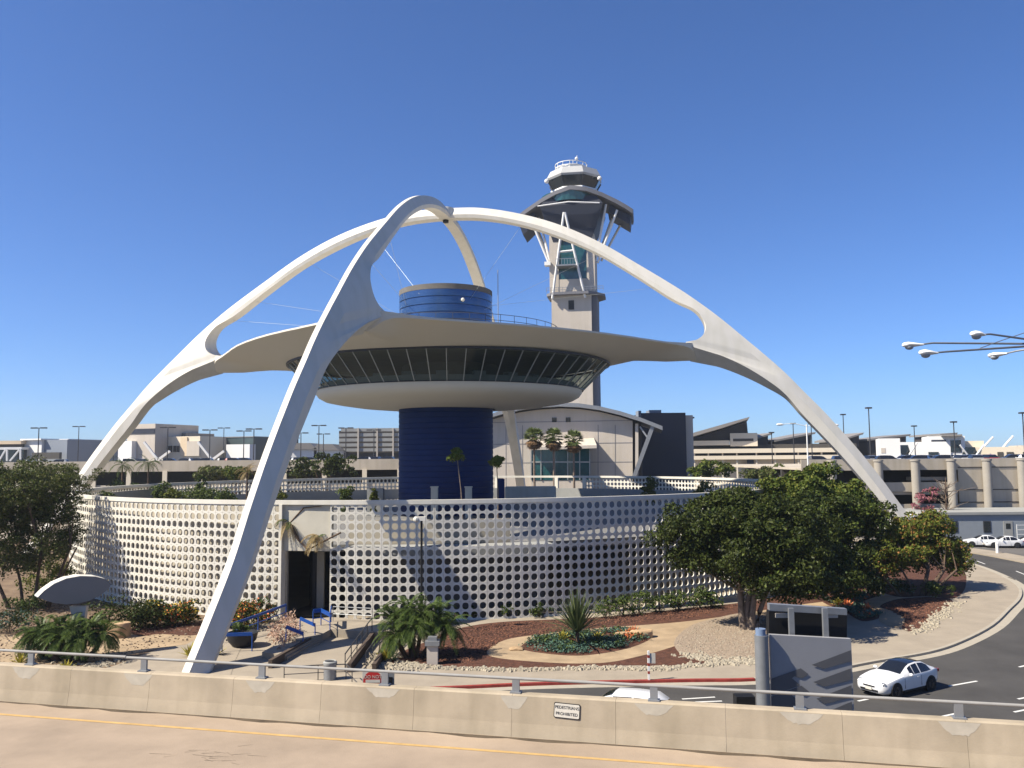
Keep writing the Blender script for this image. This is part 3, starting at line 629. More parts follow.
# --- dark box building
DD_ = 224.0
dk = thing('dark_box_building', 'dark navy box building with a pale right end wall beside the arched roof hall', 'building', (D(665, 450, DD_).x, DD_, 0))
b = MB(); p, q = D(641, 413, DD_), D(685.5, 413, DD_); b.box(p.x, q.x, DD_, DD_ + 30, 0, p.z); b.build('dark_volume', M_navybox, dk)
b = MB(); b.box(q.x + .003, D(693.5, 413, DD_).x, DD_ + 1, DD_ + 30, 0, D(690, 415, DD_).z); b.build('pale_end_wall', M_conc, dk)
b = MB(); p = D(652, 413, DD_); b.box(p.x, D(664, 413, DD_).x, DD_ + 4, DD_ + 10, p.z, p.z + 1); b.box(D(640, 411, DD_).x, D(643, 411, DD_).x, DD_ + 3, DD_ + 8, p.z - 1, p.z + .8); b.build('roof_plant', M_bgrey, dk)
b = MB(); b.box(D(693, 417, DD_).x, D(696, 417, DD_).x, DD_ + 2, DD_ + 4, D(690, 418, DD_).z, D(690, 416.5, DD_).z); b.build('flood_lamp', M_dkmetal, dk)
# --- right terminal with a wing roof
E1 = 300.0
def E(px, py, dd=0): return D(px, py, E1 + dd)
term = thing('terminal_building', 'cream terminal block with sloping wing roof and long shaded deck openings', 'building', (E(770, 450).x, E1, 0))
b = MB(); b.slab([E(690, 437, -6), E(700, 432, -6), E(728, 424, -6), E(755, 416.5, -6), E(753, 419, -6), E(728, 427.5, -6), E(694, 437.5, -6)], (0, 40, 0)); b.build('wing_roof', M_roofgr, term)
b = MB(); b.slab([E(693, 438), E(730, 427.5), E(747.5, 421), E(749, 436), E(749, 440), E(693, 440)], (0, 30, 0)); b.build('clerestory', M_roofdk, term)
b = MB(); p = E(693, 440, -1)
for x0_, x1_, y0_, y1_ in ((693, 733, 440.5, 445), (693, 849, 449, 452), (693, 849, 456, 458.5), (733, 760, 433, 446)):
    px_box(b, x0_, x1_, y0_, y1_, E1 - 2 - (x1_ - x0_) * .02, 24)
b.build('deck_band', M_tan2, term)
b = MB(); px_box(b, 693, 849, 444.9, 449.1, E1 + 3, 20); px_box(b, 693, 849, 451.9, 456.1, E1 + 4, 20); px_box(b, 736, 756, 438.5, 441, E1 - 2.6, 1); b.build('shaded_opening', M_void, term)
b = MB(); px_box(b, 693, 850, 458.4, 520, E1 - 1, 30); b.build('lower_wall', M_tan2, term)
for px in (699, 713, 727, 741, 760, 778, 800, 822, 842):
    b = MB(); a = E(px, 449.5, -4.5); b.box(a.x - .25, a.x + .25, a.y, a.y + 1, 0, a.z); b.build('column', M_tan2, term)
b = MB(); px_box(b, 750, 757, 460, 474, E1 - 3, 2); b.build('door', M_navybox, term)
for i, (a0, a1, y0, y1, lab) in enumerate(((758, 773, 432.5, 440, 'small dark wedge roof behind the lamp posts, beside the cream terminal'), (775, 816, 432, 443, 'long dark sloped roof rising to the right behind the slanted white leg'), (838, 864, 432.5, 443, 'dark sloped roof just right of the slanted white leg'), (868, 911, 434, 442, 'low dark sloped roof behind the white block on the right'), (940, 958, 432.5, 437, 'short brown sloped roof over the white concourse'))):
    r_ = thing('wing_roof_pavilion', lab, 'roof', (E(a0, 440, 20).x, E1 + 20, 0), 0, 'sloping roofs of the far terminal')
    b = MB(); b.slab([E(a0, y1 - 3, 20), E(a1, y0, 20), E(a1 - 1, y0 + 2, 20), E(a0, y1 - 1.2, 20)], (0, 25, 0)); b.build('roof_plate', M_roofgr, r_)
    b = MB(); b.slab([E(a0, y1 - 1, 22), E(a1 - 5, y0 + 2.5, 22), E(a1 - 5, y1 + 16, 22), E(a0, y1 + 16, 22)], (0, 20, 0)); b.build('clerestory', M_roofdk, r_)
def simple_building(name, label, cat, d, blocks, group=None, turn=-20):
    xs = [q[0] for q in blocks]; t = thing(name, label, cat, (D(min(xs), 450, d).x, d, 0), 0, group)
    for (x0_, x1_, yt, yb, dd, dep, m, nm) in blocks:
        b = MB(); p, q = D(x0_, yt, d + dd), D(x1_, yt, d + dd); zb_ = 0 if yb is None else D((x0_ + x1_) / 2, yb, d + dd).z
        b.box(p.x, q.x, d + dd, d + dd + dep, zb_, D((x0_ + x1_) / 2, yt, d + dd).z); b.build(nm, m, t)
    t.rotation_euler = (0, 0, R_(turn)); return t
simple_building('white_block', 'plain white cube block behind the right parking deck', 'building', 250, [(878.5, 898, 438.5, None, 0, 15, M_bwhite, 'wall'), (881, 885, 448, 453, -.1, 1, M_conc, 'vent')])
simple_building('concourse', 'white concourse with window strip and tall arched dark window, right background', 'building', 270, [(900, 945, 442, None, 0, 20, M_bwhite, 'wall'), (925, 957, 436.5, None, .5, 20, M_bwhite, 'upper_wall'), (928, 941, 440, 443, .2, 1, M_navybox, 'window_strip'), (945, 954, 440.5, 452, .2, 1, M_glassdk, 'tall_window'), (926, 935, 452, 455, -.3, 1, M_glassdk, 'window'), (940, 958, 434.8, 436.4, -2, 24, M_roofgr, 'roof')])
simple_building('concourse', 'low cream concourse with dark doorways at the right edge of the picture', 'building', 265, [(958, 1034, 447, None, 0, 20, M_tan2, 'wall'), (958, 977, 441, None, 3, 20, M_tan2, 'upper_wall'), (1001, 1007, 452, 465, -.2, 1, M_void, 'doorway'), (1015, 1023, 452, 461, -.2, 1, M_void, 'doorway'), (993, 998, 452, 460, -.2, 1, M_void, 'doorway'), (1012, 1034, 445.5, 447, .5, 18, M_conc, 'parapet')])
for i, (xa, ya, xb, yb, lab) in enumerate(((983, 447, 993, 437, 'left of two thin white slanting masts above the low cream concourse'), (1003, 447, 1013, 436, 'right of two thin white slanting masts above the low cream concourse'))):
    b = MB(); b.tube([D(xa - 5, ya + 6, 263), D(xb, yb, 263)], .3, 6); tag(b.build('roof_mast', M_bwhite), lab, 'mast', 'slanting roof masts')
for (xc, yt, lab) in ((905, 445, 'white V struts and tented skylight left of the white concourse'), (972, 447, 'low dark peaked skylight between white struts, right background')):
    t = thing('skylight', lab, 'skylight', (D(xc, 450, 262).x, 262, 0)); b = MB()
    b.slab([D(xc - 7, 458, 262), D(xc - 3, yt, 262), D(xc + 3, yt, 262), D(xc + 7, 458, 262)], (0, 8, 0)); b.build('glazing', M_glassdk, t)
    for s in (-1, 1):
        b = MB(); b.tube([D(xc + s * 2, 458, 261), D(xc + s * 12, yt - 2, 261)], .25, 6); b.build('strut', M_bwhite, t)
term.rotation_euler = (0, 0, R_(-14)); base.rotation_euler = (0, 0, R_(-9)); tower.rotation_euler = (0, 0, R_(-9))
# --- right parking structure
PD = 125.0
def Pk(px, py, dd=0): return D(px, py, PD + dd)
pk = thing('parking_structure', 'tan concrete parking garage with round columns and dark openings on the right', 'parking garage', (Pk(950, 450).x, PD, 0))
xl, xr = Pk(800, 450).x, Pk(1120, 450).x; ztop = Pk(950, 458.5).z
lv = [ztop - 8.2, ztop - 4.7, ztop - 1.2]
b = MB(); b.box(xl, xr, PD, PD + 60, ztop - 1.5, ztop - 1.2); b.build('roof_deck', M_park, pk)
for z in (ztop - 1.62, ztop - 4.75, ztop - 7.9):
    b = MB(); h = 1.62 if z > ztop - 2 else 1.35; b.box(xl, xr, PD - .3, PD - .003, z, z + h); b.build('parapet', M_park, pk)
b = MB()
for z in (ztop - 4.8, ztop - 7.95): b.box(xl, xr, PD, PD + 60, z - .4, z)
b.build('floor_slab', M_park, pk)
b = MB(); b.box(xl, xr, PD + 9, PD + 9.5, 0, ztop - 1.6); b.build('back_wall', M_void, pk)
xs_ = Pk(958, 490).x
b = MB(); b.box(xs_, xr, PD - .28, PD - .01, 0, ztop - .003)
b.build('solid_wall', M_park, pk)
b = MB()
for z in (ztop - 1.35, ztop - 4.6, ztop - 6.4): b.box(xs_, xr, PD - .36, PD - .27, z, z + .12)
b.build('wall_groove', M_roofdk, pk)
for px in (832, 878.5, 915.5, 951.5, 987, 1022, 1057, 1092):
    b = MB(); p = Pk(px, 470, -.9); b.tube([(p.x, p.y, 0), (p.x, p.y, ztop - .35)], .62, 14); b.build('column', M_parkcol, pk, 40)
    b = MB(); b.tube([(p.x, p.y, ztop - .35), (p.x, p.y, ztop - .1)], .72, 14); b.build('column_cap', M_parkcol, pk, 40)
b = MB(); b.box(Pk(915, 470).x, xs_, PD + 1, PD + 3, ztop - 3.2, ztop - 2.7); b.build('ramp_beam', M_park, pk)
# --- left parking deck
LD = 168.0
def Lk(px, py, dd=0): return D(px, py, LD + dd)
lk = thing('parking_structure', 'long low tan parking deck with dark openings behind the block wall, left side', 'parking garage', (Lk(200, 450).x, LD, 0))
xl2, xr2 = Lk(-140, 450).x, Lk(404, 450).x; zt2 = Lk(200, 460.5).z
b = MB(); b.box(xl2, xr2, LD - .3, LD, zt2 - 2.1, zt2); b.build('parapet', M_park, lk)
b = MB(); b.box(xl2, xr2, LD, LD + 70, zt2 - 1.5, zt2 - 1.2); b.build('roof_deck', M_park, lk)
b = MB(); b.box(xl2, xr2, LD - .3, LD, zt2 - 6, zt2 - 4.7); b.build('lower_parapet', M_park, lk)
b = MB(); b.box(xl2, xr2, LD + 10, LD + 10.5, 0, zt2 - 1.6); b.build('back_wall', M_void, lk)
b = MB(); b.box(xl2, xr2, LD + .1, LD + 12, zt2 - 5.4, zt2 - 5); b.build('floor_slab', M_park, lk)
for px in (-100, -60, -20, 20, 60, 95, 130, 166, 205, 245, 285, 325, 365, 400):
    b = MB(); p = Lk(px, 470); b.box(p.x - .45, p.x + .45, LD - .6, LD - .31, 0, zt2 - 2); b.build('column', M_tan2, lk)
# --- left background buildings
simple_building('hangar', 'white flat roofed block with its shaded side coloured grey at the far left', 'building', 300, [(22, 48.5, 439.5, None, 0, 30, M_bwhite, 'wall'), (21.5, 49, 438.8, 440.2, -1, 30, M_bwhite, 'roof_edge'), (48.6, 80, 440, None, 1, 28, M_bgrey, 'shade_toned_side_wall'), (39, 75, 452.5, 459, -2, 1, M_void, 'opening'), (66, 78, 439.3, 440.2, 3, 6, M_bwhite, 'roof_plant')])  # white front and shaded side: the difference is put into the colours
simple_building('hangar', 'smaller white block, shaded side coloured grey, right of the flat roofed hangar, left background', 'building', 310, [(81.5, 95, 441.5, None, 0, 20, M_bwhite, 'wall'), (95.1, 108, 440, None, 1, 20, M_bgrey, 'shade_toned_side_wall'), (82, 92, 450.5, 457, -.5, 1, M_void, 'opening')])  # grey box holds the shade of the white block's right side
t = thing('truss_building', 'white diagonal truss front with dark glass at the left edge', 'building', (D(5, 450, 295).x, 295, 0))
b = MB(); px_box(b, -30, 21.5, 447.5, 449.5, 294, 10); b.build('beam', M_bwhite, t)
b = MB(); px_box(b, -30, 21.5, 449.4, 500, 297, 12); b.build('dark_glass', M_glassdk, t)
b = MB(); px_box(b, -30, 21, 441, 444, 296, 14); b.build('tan_roof_band', M_tan, t)
b = MB(); px_box(b, -30, 21, 443.9, 447.6, 297.5, 14); b.build('attic', M_roofdk, t)
for x0_, x1_ in ((-1, 6), (10, 20), (20.5, 20.5), (7, 7)):
    b = MB(); b.bar(D(x0_, 461, 293.5), D(x1_, 449, 293.5), .5, .5); b.build('diagonal', M_bwhite, t)
t = simple_building('terminal_building', 'tan terminal with narrow paired windows, left of the slanted near leg', 'building', 280, [(139, 214, 437, None, 0, 30, M_tan2, 'wall'), (158, 170, 437, 441, -.5, 3, M_tan, 'tan_panel'), (191, 199, 437.5, 456, -.4, 1, M_tan, 'tan_panel'), (199, 214, 441.5, 456, -.6, 1, M_conc, 'shaded_panel'), (165, 188, 433.5, 437, 6, 14, M_roofgr, 'hip_roof')], None, 0); t0_ = t
for px in (146.5, 149, 161, 163.5, 173.5, 176, 178.8, 183.5, 187.5):
    b = MB(); px_box(b, px - .8, px + .8, 446, 452, 279.3, .9); b.build('window', M_void, t)
t0_.rotation_euler = (0, 0, R_(-20))
simple_building('roof_block', 'white boxy penthouse with a black window band on the left terminal', 'building', 275, [(129, 164, 424.3, None, 0, 20, M_conc, 'wall'), (129, 163.5, 429, 434, -.2, 1, M_navybox, 'window_band'), (121, 138, 441, None, -2, 8, M_bwhite, 'side_wing')])
simple_building('glass_hall', 'dark teal glass hall with a white garage door box in front, left background', 'building', 285, [(216, 262, 437, None, 0, 25, M_teal, 'glass_front'), (216, 262, 436.8, 437.6, -.2, 26, M_roofgr, 'roof_edge'), (234, 262, 444.5, None, -4, 3, M_bwhite, 'white_box')])
for i, (xa, xb, yt, lab) in enumerate(((262, 280, 443, 'low grey peaked shed roof right beside the near leg'), (290, 316, 443, 'wide white and grey hipped shed left of the multi level garage'), (314, 338, 444, 'white and grey shed touching the multi level garage'))):
    t = thing('shed', lab, 'shed', (D(xa, 450, 290).x, 290, 0), 0, 'sheds in the left background')
    b = MB(); px_box(b, xa, xb, yt + 6, None or 500, 290, 12); b.build('wall', M_bwhite, t)
    b = MB(); b.slab([D(xa - 1, yt + 6.2, 289), D(xa + 3, yt, 289), D(xb - 6, yt, 289), D(xb + 1, yt + 6.2, 289)], (0, 14, 0)); b.build('roof', M_roofgr, t)
t = thing('multi_level_garage', 'grey multi level open garage with long white parapets left of the blue drum', 'parking garage', (D(370, 450, 300).x, 300, 0))
for k, y in enumerate((428.5, 433.5, 438.5, 443.5, 448.5)):
    b = MB(); px_box(b, 339 + (2 if k == 0 else 0), 430, y, y + 2.4, 299, 1); b.build('parapet', M_greyw, t)
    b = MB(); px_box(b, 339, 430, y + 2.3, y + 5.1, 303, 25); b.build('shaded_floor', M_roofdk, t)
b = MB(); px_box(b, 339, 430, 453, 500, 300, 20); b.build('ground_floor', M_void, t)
for px in (358, 377, 393): b = MB(); px_box(b, px - .6, px + .6, 428, 470, 298.5, .6); b.build('column', M_conc, t)
# white V-shaped canopy struts on the left deck
for xc, lab in ((158, 'white V shaped strut on the left parking deck nearest the left leg'), (212, 'white V shaped strut on the left parking deck before the tan terminal')):
    t = thing('roof_strut', lab, 'strut', (D(xc, 458, 200).x, 200, 0), 0, 'V shaped struts on the left deck'); b = MB(); b.bar(D(xc, 460, 200), D(xc - 14, 442, 200), .5, .5); b.build('long_arm', M_bwhite, t)
    b = MB(); b.bar(D(xc, 460, 200), D(xc + 12, 451, 200), .5, .5); b.build('short_arm', M_bwhite, t)
# ================================================================== UPPER ROAD AND ITS BARRIER
DZ = 5.05
A0, A1 = G(0, 701, DZ), G(1024, 773, DZ)
DIR = (A1 - A0).normalized(); NRM = Vector((DIR.y, -DIR.x, 0))          # NRM points to the camera side
if NRM.y > 0: NRM = -NRM
def BL(t, n=0, z=0): return Vector((A0.x + DIR.x * t + NRM.x * n, A0.y + DIR.y * t + NRM.y * n, DZ + z))
T0, T1 = -26, 50
b = MB(); b.slab([BL(T0, -.55, -.9), BL(T1, -.55, -.9), BL(T1, 14, -.9), BL(T0, 14, -.9)], (0, 0, .9)); struct(b.build('upper_road', M_deck))
def strip(n0, n1, z, t0=T0, t1=T1):
    b = MB(); b.add([BL(t0, n0, z), BL(t1, n0, z), BL(t1, n1, z), BL(t0, n1, z)], [(0, 1, 2, 3)]); return b
struct(strip(.95, 1.07, .005).build('yellow_line', M_yel))
bar_t = thing('road_barrier', 'long weathered tan concrete barrier along the upper road in the foreground', 'barrier', BL(12))
prof = [(-.42, 0), (-.42, .9), (-.37, .93), (-.17, .93), (-.12, .9), (-.06, .3), (.0, 0)]
edges = [T0] + [BLt for BLt in np.arange(T0 + 1.5, T1 - 1, 2.42)] + [T1]
for i in range(len(edges) - 1):
    b = MB(); t0, t1 = edges[i] + .003, edges[i + 1] - .003
    b.loft([[BL(t0, n, z) for n, z in prof], [BL(t1, n, z) for n, z in prof]]); b.build('barrier_section', M_barr, bar_t)
M_dirt = mat('dark_road_dirt', (0.1, 0.075, 0.05), 0.95, 0.4, 2)
rr = np.random.default_rng(3); pts0 = []; pts1 = []
for i in range(160):
    t = T0 + (T1 - T0) * i / 159; w = .05 + .16 * abs(math.sin(t * .55) * math.sin(t * 1.7 + 1)) + rr.uniform(0, .03)
    pts0.append(BL(t, .02, .003)); pts1.append(BL(t, .02 + w, .003))
b = MB(); b.loft([[p, q] for p, q in zip(pts0, pts1)], closed=False); struct(b.build('gutter_dirt', M_dirt))
# branching tyre and tar marks on the road
b = MB()
for k in range(18):
    p = G(205 + rr.normal() * 26, 754 + rr.normal() * 4, DZ + .004); q = p + Vector((rr.uniform(.2, .6), rr.uniform(-.25, .15), 0)); n = Vector((0, .006, 0))
    b.add([p - n, q - n * .3, q + n * .3, p + n], [(0, 1, 2, 3)])
struct(b.build('road_cracks', M_dirt))
# rail on top of the barrier
rail = thing('barrier_railing', 'grey galvanised pipe rail on short posts along the concrete barrier top', 'railing', BL(12, -.27, .93))
def tpx(px, z=.93, n=-.27):            # station along the barrier under column px
    lo, hi = T0, T1
    def colm(t):
        p = BL(t, n, z) - Vector((0, 0, CAMH)); f = p.y * cp + p.z * sp; X = F_PX * p.x / f; Y = -F_PX * (-p.y * sp + p.z * cp) / f
        return 512 + X * cr - Y * sr
    for _ in range(50):
        m = (lo + hi) / 2
        if colm(m) < px: lo = m
        else: hi = m
    return lo
posts = [tpx(x) for x in (31, 144, 262, 385, 516, 654, 800, 959)]
dt = (posts[-1] - posts[0]) / 7; posts = [posts[0] - dt * 3, posts[0] - dt * 2, posts[0] - dt] + posts + [posts[-1] + dt, posts[-1] + dt * 2, posts[-1] + dt * 3]
jt = tpx(126)
b = MB(); b.tube([BL(T0, -.27, 1.27), BL(jt - .01, -.27, 1.27)], .036, 10); b.tube([BL(jt + .01, -.27, 1.255), BL(T1, -.27, 1.255)], .036, 10); b.build('rail_pipe', mat('weathered_grey_rail', (0.34, 0.33, 0.31), 0.7, 0.12, 2), rail, 40)
pang = math.atan2(DIR.y, DIR.x)
for t in posts:
    b = MB(); b.obox(BL(t, -.27, 1.08), (.17, .06, .3), pang); b.obox(BL(t, -.27, .945), (.26, .2, .03), pang); b.build('rail_post', M_steel, rail)
for t in posts:                        # mortar patches under the posts
    b = MB(); o = []; wl, wr, dp = rr.uniform(.32, .5), rr.uniform(.3, .5), rr.uniform(.2, .3)
    for k in range(17):
        f = k / 16; q = -wl + (wl + wr) * f; dz = -dp * min(1, 3.2 * min(f, 1 - f)) ** .8 + rr.normal() * .009 * (0 < k < 16)
        z = .9 + dz - .01; o.append(BL(t + q, -.06 - .06 * (z - .3) / .6 + .003, z))
    b.add(o, [tuple(range(len(o)))]); b.build('mortar_patch', M_patch, bar_t)
# sign plate on the barrier
st = tpx(567, .62, -.09); sg = thing('warning_plate', 'small white plate lettered PEDESTRIANS PROHIBITED fixed to the concrete barrier', 'sign', BL(st, -.09, .62))
tilt = math.atan(.07 / .65)
Msg = Matrix.Translation(BL(st, -.09 + .012, .64)) @ Matrix.Rotation(pang, 4, 'Z') @ Matrix.Rotation(math.pi / 2 - tilt, 4, 'X') @ Matrix.Rotation(R_(-2.5), 4, 'Z')
M_plate = mat('sign_white', (0.66, 0.62, 0.54), 0.6, 0.06, 4)
def plate(w, h, z, name, m, r=.03):
    P = []
    for cx_, cy_, a0 in ((w / 2 - r, h / 2 - r, 0), (-w / 2 + r, h / 2 - r, 90), (-w / 2 + r, -h / 2 + r, 180), (w / 2 - r, -h / 2 + r, 270)):
        P += [Msg @ Vector((cx_ + r * math.cos(R_(a0 + q)), cy_ + r * math.sin(R_(a0 + q)), z)) for q in (0, 45, 90)]
    nz = (Msg.to_3x3() @ Vector((0, 0, 1))) * .006
    b = MB(); b.slab(P, nz); return b.build(name, m, sg)
plate(.61, .335, -.004, 'border_plate', M_black); plate(.575, .30, .004, 'face_plate', M_plate, .025)
for y, s_ in ((.068, 'PEDESTRIANS'), (-.07, 'PROHIBITED')): text_obj('lettering', s_, .092, (0, 0, 0), Msg @ Matrix.Translation((0, y, .013)), M_black, sg)
# red DO NOT ENTER sign behind the barrier
p = D(373, 681, 30); dn = thing('road_sign', 'square white sign with red disc reading DO NOT ENTER behind the barrier', 'sign', (p.x, 30, 0))
b = MB(); b.box(p.x - .04, p.x + .04, 30.02, 30.1, 0, p.z + .3); b.build('sign_post', M_steel, dn)
b = MB(); b.box(p.x - .36, p.x + .36, 29.985, 30.0, p.z - .36, p.z + .36); b.build('sign_panel', M_plate, dn)
b = MB(); b.tube([(p.x, 29.982, p.z), (p.x, 29.976, p.z)], .335, 36); b.build('red_disc', mat('sign_red', (0.55, 0.03, 0.03), 0.5, 0.05, 3), dn)
b = MB(); b.box(p.x - .25, p.x + .25, 29.968, 29.974, p.z - .05, p.z + .05); b.build('white_bar', M_plate, dn)
Mr = Matrix.Rotation(math.pi / 2, 4, 'X')
for dz, s_ in ((.14, 'DO NOT'), (-.15, 'ENTER')): text_obj('lettering', s_, .15, (0, 0, 0), Matrix.Translation((p.x, 29.97, p.z + dz)) @ Mr, M_plate, dn)
b = MB(); b.box(p.x + .38, p.x + .72, 30.05, 30.12, p.z - .5, p.z + .3); b.build('grey_back_plate', M_steel, dn)
b = MB(); b.box(p.x + .44, p.x + .66, 30.0, 30.05, p.z - .4, p.z + .12); b.build('black_plate', M_black, dn)
# grey striped gateway panel and round pylon
GD = 33.0
gp = thing('gateway_panel', 'large grey steel panel with dark diagonal stripes beside a round grey pylon', 'sign', (D(811, 690, GD).x, GD, 0))
M_pan = mat('grey_panel_paint', (0.36, 0.36, 0.37), 0.55, 0.05, 1); M_pan2 = mat('dark_stripe_paint', (0.13, 0.13, 0.138), 0.55, 0.06, 1)
def crop(u, v, dd=0): return D(750 + u / 6.4, 600 + v / 6.4, GD + dd)
c4 = [crop(128, 222), crop(647, 250, .35), crop(660, 730, .35), crop(135, 730)]
for q in (2, 3): c4[q] = Vector((c4[1].x if q == 2 else c4[0].x, c4[1].y if q == 2 else c4[0].y, 0.1))
b = MB(); b.slab(c4, (0.01, .22, 0)); b.build('panel', M_pan, gp)
for k, pl in enumerate(([(135, 505), (325, 437), (375, 475), (335, 500), (285, 488), (268, 500), (322, 545), (150, 608), (136, 608)], [(395, 415), (648, 320), (648, 393), (620, 398), (470, 441)], [(405, 525), (648, 437), (650, 510), (475, 555)],
          [(137, 618), (330, 549), (382, 590), (350, 612), (290, 598), (268, 612), (318, 645), (195, 705), (138, 690)], [(425, 632), (650, 545), (652, 622), (625, 627), (480, 665)], [(480, 722), (652, 650), (654, 722), (600, 760)], [(138, 715), (300, 655), (370, 690), (400, 740), (200, 800), (139, 800)])):
    P_ = []
    for u, v in pl:
        f = (u - 128) / 519; pt = crop(u, v, .35 * f - .03); P_.append(pt)
    b = MB(); b.slab(P_, (0, -.003, 0)); b.build('stripe', M_pan2, gp)
b = MB(); p = D(763, 690, GD - .1); zt = D(763, 635, GD - .1).z
b.tube([(p.x, p.y, 0), (p.x, p.y, zt)], .255, 24); b.build('pylon', M_steel, gp, 40)
b = MB(); b.tube([(p.x - .02, p.y, zt + .002), (p.x - .02, p.y, D(763, 628, GD).z)], .19, 20); b.build('pylon_cap', mat('blue_grey_cap', (0.2, 0.27, 0.4), 0.5), gp, 40)
b = MB(); b.tube([(p.x - .1, p.y, zt), (p.x - .1, p.y, zt + .5)], .012, 6); b.build('pin', M_black, gp)
# dark sign cabinet behind with a grey lamp beam
cd = thing('sign_cabinet', 'black backed sign cabinet under a grey beam on two posts behind the striped panel', 'sign', (D(807, 640, GD + 1).x, GD + 1, 0))
b = MB(); a, c = D(769.5, 604, GD + .6), D(847, 609, GD + .9); b.slab([a, c, c + Vector((0, 0, -.24)), a + Vector((0, 0, -.24))], (0, .3, 0)); b.build('lamp_beam', M_steel, cd)
b = MB(); b.slab([D(769, 611, GD + 1.1), D(847, 615, GD + 1.4), D(847, 640, GD + 1.4), D(769, 638, GD + 1.1)], (0, .35, 0)); b.build('cabinet', M_black, cd)
b = MB()
for px in (791.5, 825.5): 
    a = D(px, 611, GD + .5); b.box(a.x - .1, a.x + .1, a.y, a.y + .15, 0.1, a.z + .1)
b.build('post', M_steel, cd)
for px in (782, 831):
    b = MB(); a = D(px, 615.5, GD + 1.0); b.obox((a.x, a.y, a.z), (.5, .12, .16)); b.build('vent_panel', M_conc, cd)
# ================================================================== VEHICLES
M_carw = mat('white_car_paint', (0.80, 0.80, 0.80), 0.22, 0.01, 1, spec=0.6); M_carglass = mat('car_glass', (0.012, 0.014, 0.018), 0.06, 0.1, 1, spec=0.7)
M_tyre = mat('tyre_rubber', (0.018, 0.018, 0.019), 0.85); M_rim = mat('dark_alloy', (0.08, 0.08, 0.085), 0.35, metal=0.6); M_lamp = mat('clear_lamp', (0.22, 0.23, 0.25), 0.12, spec=0.7); M_tail = mat('red_lamp', (0.35, 0.01, 0.01), 0.3)
COUPE = [  # x, half width, sill z, belt z, roof z, roof half width
 (2.19, .45, .34, .52, .56, .40), (2.16, .62, .27, .60, .64, .55), (2.05, .76, .22, .68, .72, .66), (1.75, .84, .20, .76, .80, .72), (1.35, .87, .19, .84, .88, .72), (.95, .88, .19, .90, .95, .70), (.72, .88, .19, .92, 1.0, .68),
 (.70, .88, .19, .92, 1.0, .68), (.20, .88, .19, .93, 1.26, .60), (-.08, .88, .19, .935, 1.36, .57), (-.12, .88, .19, .935, 1.365, .57), (-.55, .88, .2, .94, 1.40, .56), (-.62, .88, .2, .94, 1.40, .56), (-1.05, .88, .2, .95, 1.36, .55), (-1.40, .87, .2, .97, 1.22, .55), (-1.48, .87, .2, .975, 1.18, .55), (-1.85, .83, .26, .98, 1.0, .60), (-2.05, .76, .32, .95, .97, .58), (-2.18, .66, .40, .86, .88, .5)]
SUV = [(2.25, .5, .42, .72, .76, .45), (2.2, .72, .34, .86, .9, .62), (2.0, .84, .3, .98, 1.02, .72), (1.5, .9, .28, 1.06, 1.10, .76), (1.0, .91, .28, 1.1, 1.15, .76), (.95, .91, .28, 1.1, 1.17, .76), (.4, .91, .28, 1.12, 1.58, .66), (.05, .91, .28, 1.12, 1.68, .64), (0, .91, .28, 1.12, 1.69, .64), (-.8, .91, .28, 1.13, 1.72, .64), (-.88, .91, .28, 1.13, 1.72, .64), (-1.6, .91, .29, 1.14, 1.70, .63), (-1.7, .91, .29, 1.14, 1.69, .63), (-2.1, .88, .34, 1.12, 1.45, .62), (-2.2, .84, .4, 1.08, 1.15, .7), (-2.25, .78, .45, .95, 1.0, .66)]
